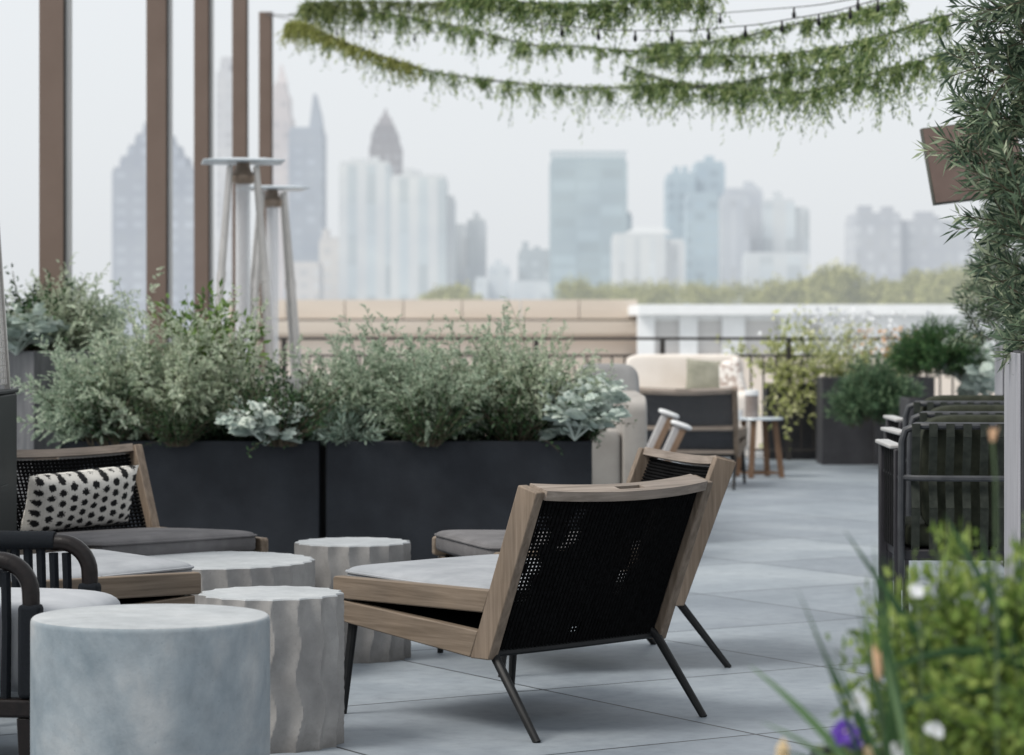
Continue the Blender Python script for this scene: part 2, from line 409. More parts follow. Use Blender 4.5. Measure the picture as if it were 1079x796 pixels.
# ================================================================ LOUNGE CHAIR
def weave(S, n_h, n_v, r_h, r_v, gap=True, seed=1):
    # S(s,t) -> point and normal; ropes run both ways, tighter and looser in patches
    mb = MB(); rs = np.random.RandomState(seed)
    ph = rs.rand(6) * 6
    def loose(s, t):
        if not gap: return .4
        w = .02*math.sin(31*t + ph[0]) + .01*math.sin(73*t)
        a = max(math.exp(-((s - .075 - w)/.045)**2) * (1 if .28 < t < .9 else .2),
                math.exp(-((s - .25 - .10*(t - .85) - w)/.05)**2) * (1 if .66 < t < .95 else .0),
                math.exp(-((s - .68 - .16*(t - .6) - w)/.055)**2) * (1 if .30 < t < .96 else .15),
                math.exp(-(((s - .45)/.05)**2 + ((t - .1)/.06)**2)))
        return min(1., max(1.35*a, .42 + .12*math.sin(9*s + 3)*math.sin(8*t + 1)))
    ts = np.linspace(0, 1, n_v*1 + 1)
    for i in range(n_h):
        s0 = (i + .5) / n_h
        pts = []; rad = []
        for k, t in enumerate(np.linspace(0, 1, 40)):
            p, nn = S(t, s0)
            pts.append(p + nn * r_h * .5); rad.append(r_h * (1.10 - .52*loose(t, s0)))
        mb.tube(pts, rad, 5, cap=False)
    for j in range(n_v):
        t0 = (j + .5) / n_v
        pts = []; rad = []
        for s in np.linspace(0, 1, 26):
            p, nn = S(t0, s)
            pts.append(p - nn * r_v * .5); rad.append(r_v * (1.08 - .50*loose(t0, s)))
        mb.tube(pts, rad, 5, cap=False)
    return mb

def make_lounge(label, cushion_mat, ropes='rope', crossbar=False, front_cushion=True, group='low lounge chairs with woven backs', coarse=False):
    t = thing('lounge_chair', label, 'lounge chair', group=group)
    hw, th = .385, .036
    # side frames: slanted stile, arm rail, seat rail
    for sx in (-1, 1):
        x0, x1 = sorted((sx*hw, sx*(hw - th)))
        mb = MB().prism_x([(-.225,.222),(-.147,.222),(-.345,.735),(-.42,.715)], x0, x1); obj('stile', mb, M['teak_up'], t, bev=.004)
        mb = MB().prism_x([(-.2005,.358),(.452,.354),(.458,.360),(.458,.416),(.450,.423),(-.2265,.425)], x0 + .001, x1 - .001); obj('arm_rail', mb, M['teak'], t, bev=.004)
        mb = MB().prism_x([(-.1475,.2235),(.425,.286),(.436,.295),(.436,.352),(-.1785,.303)], x0 + .0005, x1 - .0005); obj('seat_rail', mb, M['teak'], t, bev=.004)
    # curved top rail with a hand slot, one closed mesh
    x_in = hw - th - .0008
    def bow(x): return (1 - (x/hw)**2)
    xs = sorted(list(np.linspace(-x_in, -.056, 14)) + list(np.linspace(-.055, .055, 5)) + list(np.linspace(.056, x_in, 14)))
    ws = (-1., -.34, .34, 1.)
    mb = MB(); vs = []
    for x in xs:
        for h in (-.014, .014):
            for w_ in ws:
                vs.append((x, -.3805 - .042*bow(x) + w_*.035 - h*.3, .718 - .016*bow(x) + w_*.0095 + h))
    n = len(xs); fs = []
    def vid(i, h, w_): return i*8 + h*4 + w_
    sl = [i for i in range(n-1) if xs[i] > -.0555 and xs[i+1] < .0555]
    for i in range(n-1):
        for w_ in range(3):
            if w_ == 1 and i in sl: continue
            fs.append((vid(i,1,w_), vid(i+1,1,w_), vid(i+1,1,w_+1), vid(i,1,w_+1)))
            fs.append((vid(i,0,w_), vid(i,0,w_+1), vid(i+1,0,w_+1), vid(i+1,0,w_)))
        fs.append((vid(i,0,0), vid(i+1,0,0), vid(i+1,1,0), vid(i,1,0)))
        fs.append((vid(i,0,3), vid(i,1,3), vid(i+1,1,3), vid(i+1,0,3)))
        if i in sl:
            fs.append((vid(i,0,1), vid(i,1,1), vid(i+1,1,1), vid(i+1,0,1)))
            fs.append((vid(i,0,2), vid(i+1,0,2), vid(i+1,1,2), vid(i,1,2)))
    for i, s_ in ((0, 1), (n-1, -1)):
        for w_ in range(3):
            q = (vid(i,0,w_), vid(i,1,w_), vid(i,1,w_+1), vid(i,0,w_+1)); fs.append(q if s_ > 0 else q[::-1])
    for i, s_ in ((sl[0], -1), (sl[-1]+1, 1)):
        q = (vid(i,0,1), vid(i,1,1), vid(i,1,2), vid(i,0,2)); fs.append(q if s_ > 0 else q[::-1])
    mb.add(vs, fs)
    obj('top_rail', mb, M['teak_x'], t, smooth=True, ang=30)
    # woven back
    def Sback(t_, s_):
        x = -x_in + 2*x_in*t_
        z = .245 + (.70 - .016*bow(x) - .245)*s_
        y = -.195 - (z - .245)*.4 - .042*bow(x)*(.35 + .65*s_)
        return np.array((x, y, z)), np.array((0, .93, .37))
    nb = (34, 40) if coarse else (40, 48)
    obj('back_weave', weave(Sback, nb[0], nb[1], .0060, .0073, ropes == 'rope', 3), M[ropes], t, smooth=True)
    mb = MB()
    pts = [Sback(k/12, 0)[0] - np.array((0, 0, .008)) for k in range(13)]
    mb.tube(pts, .012, 8)
    obj('bottom_rail', mb, M['leg'], t, smooth=True)
    if crossbar:
        mb = MB(); pts = [Sback(k/12, .43)[0] - np.array((0, .030, 0)) for k in range(13)]
        mb.tube(pts, .017, 6); obj('crossbar', mb, M['teak_x'], t, smooth=True)
        mb = MB(); pts = [Sback(k/12, .04)[0] - np.array((0, .034, 0)) for k in range(13)]
        mb.tube(pts, .015, 6); obj('crossbar', mb, M['teak_x'], t, smooth=True)
    # woven seat sling
    def Sseat(t_, s_):
        x = -x_in + 2*x_in*t_; y = -.18 + .60*s_
        return np.array((x, y, .292 + .060*s_ - .012*math.sin(PI*s_))), np.array((0, -.1, .99))
    obj('seat_weave', weave(Sseat, 40, 40, .0058, .006, False, 5), M[ropes], t, smooth=True)
    mb = MB(); mb.box(-x_in, x_in, .405, .432, .300, .349); obj('front_rail', mb, M['teak_x'], t, bev=.004)
    # seat cushion
    rot = Matrix.Translation((0, .135, .399)) @ Matrix.Rotation(R(2.2), 4, 'X')
    cu = obj('seat_cushion', MB().cushion((0, 0, 0), (.342, .335, .045), .32, .13, 56, 22, rot, .008), M[cushion_mat], t, smooth=True, ang=80)
    mb = MB()
    for hh in (.041,):
        pts = []
        for k in range(49):
            a = 2*PI*k/48
            p = Vector((.344*math.copysign(abs(math.cos(a))**.13, math.cos(a)), .337*math.copysign(abs(math.sin(a))**.13, math.sin(a)), hh*.55))
            pts.append(tuple(rot @ p))
        mb.tube(pts, .0045, 6, cap=False)
    obj('piping', mb, M[cushion_mat], cu, smooth=True)
    # legs
    for sx in (-1, 1):
        mb = MB(); mb.tube([(sx*.30, -.19, .262), (sx*.335, -.196, .258), (sx*.352, -.215, .235), (sx*.362, -.40, .0)], [.0145,.0145,.0145,.0115], 10)
        obj('leg', mb, M['leg'], t, smooth=True)
        mb = MB(); mb.tube([(sx*.352, .398, .300), (sx*.353, .400, .268), (sx*.364, .432, .0)], [.0155,.0150,.0110], 10)
        obj('leg', mb, M['leg'], t, smooth=True)
    return t

def place(t, x, y, fwd):
    t.location = (x, y, 0); t.rotation_euler = (0, 0, R(fwd - 90)); return t

c1 = make_lounge('nearest teak lounge chair, seen from behind with black woven back and light grey seat', 'fab_light')
place(c1, .045, 8.395, 135)
c2 = make_lounge('teak lounge chair half hidden behind the nearest one, its grey cushion end showing', 'fab_dark')
place(c2, .262, 9.79, 198)
c3 = make_lounge('teak lounge chair with the black and white patterned pillow, in front of the left planter', 'fab_dark', coarse=True)
place(c3, -1.47, 10.02, -48)
c4 = make_lounge('teak lounge chair with pale cushion behind the cord armchair, only its seat end showing', 'fab_light')
place(c4, -1.562, 8.62, 35)
c5 = make_lounge('far lounge chair with grey two panel back and wooden crossbar, facing the cream sofa', 'fab_cream', 'rope_grey', True)
place(c5, X(727, 20.1), 20.15, 80)

# ---------------------------------------------------------------- patterned pillow
def pillow_mat():
    m, nt, b = newmat('ikat pillow cloth')
    b.inputs['Roughness'].default_value = .9; b.inputs['Specular IOR Level'].default_value = .2
    tc = N(nt, 'ShaderNodeTexCoord'); mp = N(nt, 'ShaderNodeMapping')
    mp.inputs['Scale'].default_value = (22, 0, 25)
    nt.links.new(tc.outputs['Object'], mp.inputs['Vector'])
    no = N(nt, 'ShaderNodeTexNoise', Scale=150.0, Detail=3.0)
    nt.links.new(tc.outputs['Object'], no.inputs['Vector'])
    sc = N(nt, 'ShaderNodeVectorMath', operation='SCALE'); sc.inputs['Scale'].default_value = .55
    sb = N(nt, 'ShaderNodeVectorMath', operation='SUBTRACT'); sb.inputs[1].default_value = (.5, .5, .5)
    nt.links.new(no.outputs['Color'], sb.inputs[0]); nt.links.new(sb.outputs[0], sc.inputs[0])
    ad = N(nt, 'ShaderNodeVectorMath', operation='ADD')
    nt.links.new(mp.outputs[0], ad.inputs[0]); nt.links.new(sc.outputs[0], ad.inputs[1])
    # columns of blots, every other column shifted by half a step
    se = N(nt, 'ShaderNodeSeparateXYZ'); nt.links.new(ad.outputs[0], se.inputs[0])
    fx = N(nt, 'ShaderNodeMath', operation='FLOOR'); nt.links.new(se.outputs[0], fx.inputs[0])
    h = N(nt, 'ShaderNodeMath', operation='MULTIPLY'); h.inputs[1].default_value = .5; nt.links.new(fx.outputs[0], h.inputs[0])
    zz = N(nt, 'ShaderNodeMath', operation='ADD'); nt.links.new(se.outputs[2], zz.inputs[0]); nt.links.new(h.outputs[0], zz.inputs[1])
    def cell(s):
        f = N(nt, 'ShaderNodeMath', operation='FRACT'); nt.links.new(s, f.inputs[0])
        c = N(nt, 'ShaderNodeMath', operation='SUBTRACT'); c.inputs[1].default_value = .5; nt.links.new(f.outputs[0], c.inputs[0])
        return c.outputs[0]
    cx, cz = cell(se.outputs[0]), cell(zz.outputs[0])
    cb = N(nt, 'ShaderNodeCombineXYZ'); nt.links.new(cx, cb.inputs[0]); nt.links.new(cz, cb.inputs[1])
    ln = N(nt, 'ShaderNodeVectorMath', operation='LENGTH'); nt.links.new(cb.outputs[0], ln.inputs[0])
    rp = ramp(nt, ln.outputs['Value'], [(.30, (.012, .012, .013)), (.36, (.62, .60, .56))])
    # thin dark threads down each column
    aw = N(nt, 'ShaderNodeMath', operation='ABSOLUTE'); nt.links.new(cx, aw.inputs[0])
    gt = N(nt, 'ShaderNodeMath', operation='GREATER_THAN'); gt.inputs[1].default_value = .46; nt.links.new(aw.outputs[0], gt.inputs[0])
    gm = N(nt, 'ShaderNodeMath', operation='MULTIPLY'); gm.inputs[1].default_value = .45; nt.links.new(gt.outputs[0], gm.inputs[0])
    mx = N(nt, 'ShaderNodeMix', data_type='RGBA'); nt.links.new(gm.outputs[0], mx.inputs[0])
    nt.links.new(rp.outputs[0], mx.inputs[6]); mx.inputs[7].default_value = (.45, .43, .40, 1)
    nt.links.new(mx.outputs[2], b.inputs['Base Color'])
    return m
M['ikat'] = pillow_mat()
def pillow(name, w, h, th, m):
    mb = MB(); n = 28
    for side in (1, -1):
        vs = []
        for j in range(n + 1):
            for i in range(n + 1):
                u = -1 + 2*i/n; v = -1 + 2*j/n
                k = max(0, (1 - u**4) * (1 - v**4)) ** .5
                x = w * u * (1 - .06*(1 - abs(u)) - .05*(1 - v*v)); z = h * v * (1 - .07*(1 - u*u))
                y = side * (th * k * (1 + .06*math.sin(5*u + 3*v)) + .0008)
                vs.append((x, y, z))
        fs = []
        for j in range(n):
            for i in range(n):
                q = (j*(n+1)+i, j*(n+1)+i+1, (j+1)*(n+1)+i+1, (j+1)*(n+1)+i)
                fs.append(q if side < 0 else q[::-1])
        mb.add(vs, fs)
    return obj(name, mb, m, None, smooth=True, ang=70)
pl = pillow('pillow', .238, .116, .062, M['ikat'])
pl.rotation_euler = (R(-22), 0, R(-48 + 90 + 180 - 1 - 90 - 0))
tag(pl, 'cream throw pillow with black blotched ikat pattern leaning on the left lounge chair', 'pillow')

# ================================================================ CORD ARMCHAIR (left edge)
def make_cord_armchair():
    t = thing('cord_armchair', 'dark wood armchair wrapped in black cord with white cushion, at the left edge', 'armchair')
    # local: forward +y, width x +-.31
    for sx in (-1, 1):
        x = sx * .300
        # bent arm: back post up, along the top, rounded down the front
        mb = MB(); pts = [(x, -.62, .565), (x, -.30, .580), (x, -.03, .575)]
        rad = [.0225]*3
        for k in range(0, 9):
            a = PI/2 * (1 - k/8)
            pts.append((x, .055 + .085*math.cos(a) - .01, .490 + .085*math.sin(a))); rad.append(.0235)
        pts.append((x, .132, .43)); rad.append(.0225)
        arm = obj('arm', None or mb.tube(pts, rad, 12), M['darkwood'], t, smooth=True)
        w = MB(); pw = [(x, -.62 + k*.0058, .565 + .015*math.sin(min(1, k/55)*PI/2)) for k in range(113)]
        w.tube(pw, [.0262 + .0014*(k % 2) for k in range(113)], 14)
        obj('cord_wrap', w, M['strap_blue'], arm, smooth=True)
        w = MB(); w.box(x-.027, x+.027, .100, .160, .215, .462); obj('front_post', w, M['strap_blue'], t, bev=.012)
        for k in range(16):
            y = -.50 + k*.0375
            w = MB(); w.tube([(x, y, .565 if y < .02 else .545), (x + sx*.004, y + .004, .40), (x, y, .213)], [.0135,.0125,.0135], 8)
            obj('vertical_cord', w, M['strap_blue'], t, smooth=True)
        w = MB(); w.box(x-.026, x+.026, -.60, .160, .165, .214); obj('side_rail', w, M['darkwood'], t, bev=.008)
        w = MB(); w.taper((x, .118, 0), (.014, .014), (x, .118, .164), (.021, .021)); obj('leg', w, M['darkwood'], t, bev=.003)
        w = MB(); w.taper((x, -.585, 0), (.014, .014), (x, -.56, .164), (.021, .021)); obj('leg', w, M['darkwood'], t, bev=.003)
    w = MB(); w.box(-.272, .272, .10, .150, .17, .212); obj('front_rail', w, M['darkwood'], t, bev=.006)
    w = MB(); w.tube([(-.300,-.60,.22), (-.300,-.645,.60), (-.29,-.66,.72), (0,-.70,.74), (.29,-.66,.72), (.300,-.645,.60), (.300,-.60,.22)], .025, 10)
    bk = obj('back_frame', w, M['darkwood'], t, smooth=True)
    for k in range(9):
        xx = -.22 + k*.055
        w = MB(); w.tube([(xx, -.685, .725), (xx, -.63, .24)], .0125, 8); obj('vertical_cord', w, M['strap_blue'], t, smooth=True)
    obj('seat_cushion', MB().cushion((0, -.175, .335), (.268, .425, .118), .30, .2, 48, 20, None, .012), M['fab_white'], t, smooth=True, ang=80)
    return t
ca = make_cord_armchair(); place(ca, -1.36, 7.53, -6)

# ================================================================ TABLES
M['skylit_top'] = concrete('concrete top with painted sky light', (.34, .36, .375), (.40, .42, .435), (.46, .475, .485))  # sky light on the table tops put into a paler concrete
def drum_table():
    o = obj('drum_base', MB().lathe([(.288,0),(.298,.006),(.300,.02),(.3005,.2),(.300,.447),(.2985,.455),(.2955,.458)], 96), M['drum'], None, smooth=True, ang=50)
    t = thing('drum_table', 'x', 'side table', (-.912, 6.95, 0)); o.parent = t
    obj('table_top', MB().lathe([(.2953,.4582),(.2935,.4598),(.290,.4604),(.15,.4606)], 96), M['skylit_top'], t, smooth=True, ang=60)
    return tag(t, 'smooth round drum table of blue grey concrete, nearest to the camera', 'side table', 'concrete tables between the lounge chairs')
drum_table()
def fluted(name, rad, h, nf, depth, wav, x, y, label, seed):
    mb = MB(); n = nf * 14; nz = 44; rs = np.random.RandomState(seed); ph = rs.rand(nf) * .7
    vs = []
    for j in range(nz + 1):
        z = h * j / nz
        for i in range(n):
            th = 2*PI*i/n
            wob = wav * (math.sin(2*PI*z/.185 + .9) + .45*math.sin(2*PI*z/.31 + 2*math.sin(th) + 1)) / rad
            a = (th + wob) * nf / 2
            sc = abs(math.sin(a))
            r_ = rad - depth * (sc ** .9) * (1 + .12*math.sin(3*th))
            vs.append((r_*math.cos(th), r_*math.sin(th), z))
    fs = []
    for j in range(nz):
        for i in range(n):
            i2 = (i+1) % n
            fs.append((j*n+i, j*n+i2, (j+1)*n+i2, (j+1)*n+i))
    body = MB(); body.add(vs, fs + [tuple(range(n))[::-1]])
    t = thing(name, label, 'side table', (x, y, 0), rs.rand()*6, 'concrete tables between the lounge chairs')
    obj('fluted_base', body, M['fluted'], t, smooth=True, ang=38)
    rim = [vs[nz*n + i] for i in range(n)]
    top = MB(); inner = [(p[0]*.985, p[1]*.985, h + .004) for p in rim]
    top.add(rim + inner, [(i, (i+1) % n, n + (i+1) % n, n + i) for i in range(n)] + [tuple(n + i for i in range(n))])
    obj('table_top', top, M['drum'] if False else M['skylit_top'], t)
    return t
fluted('fluted_table', .209, .425, 17, .016, .0085, -.687, 7.86, 'round concrete stool table with wavy ridges, just right of the smooth drum table', 2)
fluted('fluted_table', .211, .410, 17, .016, .0085, -.571, 9.88, 'round concrete stool table with wavy ridges standing farthest back, before the gap of the planters', 5)
fluted('fluted_table', .357, .385, 27, .014, .003, -1.03, 9.42, 'widest and lowest fluted concrete table, in front of the pillow chair', 9)

# ================================================================ PLANTERS (boxes)
def planter_box(name, label, w, d, h, loc, rotz, m, lip=.018, cat='planter', group=None):
    t = thing(name, label, cat, loc, rotz, group)
    mb = MB()
    outer = [(-w/2,-d/2),(w/2,-d/2),(w/2,d/2),(-w/2,d/2)]
    inn = [(p[0]*(1-2*lip/w), p[1]*(1-2*lip/d)) for p in outer]
    vs = [(p[0],p[1],0) for p in outer] + [(p[0],p[1],h) for p in outer] + [(p[0],p[1],h) for p in inn] + [(p[0],p[1],h-.10) for p in inn]
    fs = [(3,2,1,0)]
    for i in range(4):
        j = (i+1) % 4
        fs += [(i,j,4+j,4+i), (4+i,4+j,8+j,8+i), (8+i,8+j,12+j,12+i)]
    fs.append((12,13,14,15))
    mb.add(vs, fs)
    obj('box', mb, m, t, bev=.005)
    s = MB(); k = 9; sv = []; rs = np.random.RandomState(int(w*1000))
    for j in range(k+1):
        for i in range(k+1):
            sv.append((-(w/2-lip-.002) + (w-2*lip-.004)*i/k, -(d/2-lip-.002) + (d-2*lip-.004)*j/k, h-.045 + .03*rs.rand()))
    sf = [(j*(k+1)+i, j*(k+1)+i+1, (j+1)*(k+1)+i+1, (j+1)*(k+1)+i) for j in range(k) for i in range(k)]
    s.add(sv, sf); obj('soil', s, M['soil'], t)
    return t
DP = 13.7
gp = 'long charcoal planters behind the lounge chairs'
planter_box('planter', 'long charcoal planter on the left, behind the pillow chair', 1.30, .46, .61, (-1.600, DP + .26, 0), R(-2.5), M['planter'], group=gp)
planter_box('planter', 'long charcoal planter in the middle, ending beside the beige sofa', 1.325, .46, .61, (-.262, DP + .23, 0), R(-.4), M['planter'], group=gp)
planter_box('planter', 'tall square grey planter at the left edge, behind the low planters', .50, .50, 1.05, (-2.46, 14.75, 0), R(-52), M['planter_grey'])
planter_box('planter', 'dark square planter against the far railing, right of the vine', .46, .46, .735, (X(893, 23.3), 23.4, 0), 0, M['planter_dark'])
p1_ = planter_box('planter', 'tall dark planter with sun painted on its left side at right edge, under the nearer hedge', .46, .46, 1.126, (1.565, 7.31, 0), R(-5.5), M['planter_dark'])
p2_ = planter_box('planter', 'dark planter with sun-painted side farther back at the right, behind the strap chairs', .46, .46, 1.10, (2.66, 13.70, 0), R(-5.5), M['planter_dark'])
for p_, h_ in ((p1_, 1.126), (p2_, 1.10)):
    obj('sunlit_side', MB().box(-.236, -.2305, -.229, .229, .02, h_ - .006), M['planter_sunlit'], p_, bev=.002)  # sun on the left face put into a paler panel colour
planter_box('planter', 'low planter hidden behind the strap chairs, holding the dark rosemary bush', .56, .5, .62, (3.30, 21.2, 0), 0, M['planter_dark'])
planter_box('planter', 'foreground planter under the bright foliage at the lower right corner', 1.10, .60, .56, (1.0, 3.86, 0), 0, M['planter'])

# ================================================================ SOFAS, FAR FURNITURE
def beige_sofa():
    t = thing('sofa', 'beige upholstered sofa seen from its end, just right of the middle planter', 'sofa', (0, 0, 0))
    y0, y1 = 14.75, 16.6
    xr = X(683, 14.75)
    obj('backrest', MB().cushion(((xr + X(655,14.75))/2, (y0+y1)/2, .47), ((xr - X(655,14.75))/2, (y1-y0)/2, .335), .16, .14, 48, 24), M['fab_beige'], t, smooth=True, ang=80)
    xa = X(655, 14.75) - .004
    obj('armrest', MB().cushion((xa - .30, y0 + .12, .36), (.30, .10, .265), .12, .14, 40, 20), M['fab_beige'], t, smooth=True, ang=80)
    obj('armrest', MB().cushion((xa - .30, y1 - .12, .36), (.30, .10, .265), .12, .14, 40, 20), M['fab_beige'], t, smooth=True, ang=80)
    obj('seat_cushion', MB().cushion((xa - .31, (y0+y1)/2, .36), (.30, (y1-y0)/2 - .23, .10), .25, .14, 40, 20), M['fab_beige'], t, smooth=True, ang=80)
    mb = MB(); mb.box(xa-.58, xr-.03, y0+.05, y1-.05, .09, .134); obj('base', mb, M['darkwood'], t, bev=.005)
    for sx in (xa-.55, xr-.08):
        for sy in (y0+.1, y1-.1):
            mb = MB(); mb.box(sx-.02, sx+.02, sy-.02, sy+.02, 0, .0885); obj('leg', mb, M['darkwood'], t)
    return t
beige_sofa()
o = obj('pillow', MB().cushion((0,0,0), (.19, .07, .16), .5, .35, 32, 16), M['fab_mid'], None, smooth=True, ang=80)
o.location = (X(639, 16.0), 16.0, .80); o.rotation_euler = (R(-12), 0, R(8)); tag(o, 'plain grey cushion behind the silver plant at the end of the middle planter', 'pillow')

def cream_sofa():
    t = thing('sofa', 'cream sofa with its back to the far railing, behind the grey backed chair', 'sofa')
    d = 22.1; xl, xr = X(664, d), X(792, d)
    mb = MB()
    obj('backrest', MB().cushion(((xl+xr)/2, d + .82, .62), ((xr-xl)/2, .09, .315), .2, .14, 40, 20), M['fab_cream'], t, smooth=True, ang=80)
    for x in (xl + .07, xr - .07):
        obj('armrest', MB().cushion((x, d + .37, .40), (.07, .36, .24), .2, .14, 32, 16), M['fab_cream'], t, smooth=True, ang=80)
    obj('seat_cushion', MB().cushion(((xl+xr)/2, d + .38, .36), ((xr-xl)/2 - .145, .35, .09), .25, .14, 40, 20), M['fab_cream'], t, smooth=True, ang=80)
    mb = MB(); mb.box(xl+.02, xr-.02, d+.03, d+.9, .12, .265); obj('base', mb, M['fab_cream'], t, bev=.01)
    for x in (xl+.08, xr-.08):
        for y in (d+.1, d+.82):
            mb = MB(); mb.box(x-.025, x+.025, y-.025, y+.025, 0, .1195); obj('leg', mb, M['darkwood'], t)
    return t
cream_sofa()
for (px, py, w, h, m, lab, ry) in ((743, 398, .16, .15, 'fab_sage', 'sage green cushion standing on the cream sofa', 4), (768, 400, .13, .17, 'fab_print', 'pale patterned cushion at the right end of the cream sofa', -14)):
    if m == 'fab_sage': M[m] = mat('sage cloth', (.22, .22, .17), (.32, .31, .25), rough=.9, scale=9)
    else: M[m] = mat('printed cloth', (.42, .34, .30), (.80, .76, .72), rough=.9, scale=26, detail=2, lo=.42, hi=.52)
    q = pillow('pillow', w, h, .06, M[m]); q.location = (X(px, 22.55), 22.55, Z(py, 22.55)); q.rotation_euler = (R(-12), R(ry), 0)
    tag(q, lab, 'pillow')

def round_side_table():
    d = 21.35; x = X(800, d)
    t = thing('side_table', 'small side table with slanted brown wooden legs beside the far grey backed chair', 'side table', (x, d, 0))
    obj('table_top', MB().lathe([(.15,.444),(.185,.447),(.188,.455),(.185,.462),(.1,.463)], 40), M['steel_plate'], t, smooth=True, ang=40)
    for k in range(4):
        a = PI/4 + k*PI/2 + .35
        c, s = math.cos(a), math.sin(a)
        mb = MB(); mb.taper((.185*c, .185*s, 0), (.022, .022), (.125*c, .125*s, .443), (.022, .022)); obj('leg', mb, M['teak_z'], t, bev=.003)
    mb = MB(); pts = [(.178*math.cos(PI/4+.35+k*PI/2), .178*math.sin(PI/4+.35+k*PI/2), .035) for k in range(5)]
    for k in range(4): mb.tube([pts[k], pts[k+1]], .012, 4)
    obj('stretcher', mb, M['teak_z'], t)
    return x, d
sx_, sd_ = round_side_table()
t = thing('lantern', 'small cylindrical lantern with a white lid on the far side table', 'lantern', (sx_ - .06, sd_ - .02, .4635))
obj('body', MB().lathe([(.050,0),(.052,.01),(.052,.165),(.048,.17)], 28), M['candle'], t, smooth=True)
obj('lid', MB().lathe([(.056,.1705),(.058,.18),(.052,.21),(.02,.215)], 28), M['white'], t, smooth=True)
o = obj('cup', MB().lathe([(.022,0),(.028,.01),(.030,.06),(.026,.06),(.024,.012)], 20), M['white'], None, smooth=True)
o.location = (sx_ - .155, sd_ + .02, .4635); tag(o, 'tiny white cup at the left rim of the far side table', 'cup')

def leaning_chair():
    # two slanted wooden uprights with pale rounded caps, behind the second lounge chair
    d = 17.0
    t = thing('reclined_chair', 'wooden chair with two slanted uprights and pale rounded caps, before the far grey backed chair', 'chair', (X(692, d), d, 0))
    for (dx, dy, top) in ((0.0, .22, Z(437, 17.22)), (.085, -.10, Z(449, 16.9))):
        sh = Matrix.Translation((dx, dy, 0)) @ Matrix.Shear('XZ', 4, (0, 0)) if False else Matrix.Translation((dx, dy, 0))
        lean = .46
        mb = MB(); z0 = .10
        mb.prism_y([(-.04 + lean*(z0-.45), z0), (.035 + lean*(z0-.45), z0), (.035 + lean*(top-.45), top - .022), (-.04 + lean*(top-.45), top)], dy - .05, dy + .0)
        for i, v in enumerate(mb.v): mb.v[i] = (v[0] + dx, v[1], v[2])
        obj('upright', mb, M['teak_pale'], t, bev=.006)
        mb = MB(); mb.prism_y([(-.002 + lean*(z0-.45), z0), (.035 + lean*(z0-.45), z0), (.035 + lean*(top-.45), top - .024), (-.002 + lean*(top-.45), top - .013)], dy - .056, dy - .0505)
        for i, v in enumerate(mb.v): mb.v[i] = (v[0] + dx, v[1], v[2])
        obj('side_board', mb, M['teak_z2'], t)
        c = MB().cushion((0,0,0), (.068, .05, .016), .6, .7, 28, 12, Matrix.Translation((dx + lean*(top-.45) + .006, dy - .025, top + .006)) @ Matrix.Rotation(R(20), 4, 'Y'))
        obj('cap', c, M['white'], t, smooth=True, ang=80)
    mb = MB(); mb.box(-.25, .10, -.16, .24, .30, .34); obj('seat', mb, M['teak_x'], t, bev=.006)
    for (a, b_) in ((-.22,-.13),(-.22,.2),(.05,-.13),(.05,.2)):
        mb = MB(); mb.box(a-.02, a+.02, b_-.02, b_+.02, 0, .2995); obj('leg', mb, M['teak_z'], t)
    return t
M['teak_pale'] = mat('silvered wood', (.40, .39, .40), (.50, .49, .49), rough=.6, scale=20, stretch=(3, 3, .5))
M['teak_z2'] = woodmat('brown board', (.20, .13, .085), (.30, .21, .15), 2)
leaning_chair()

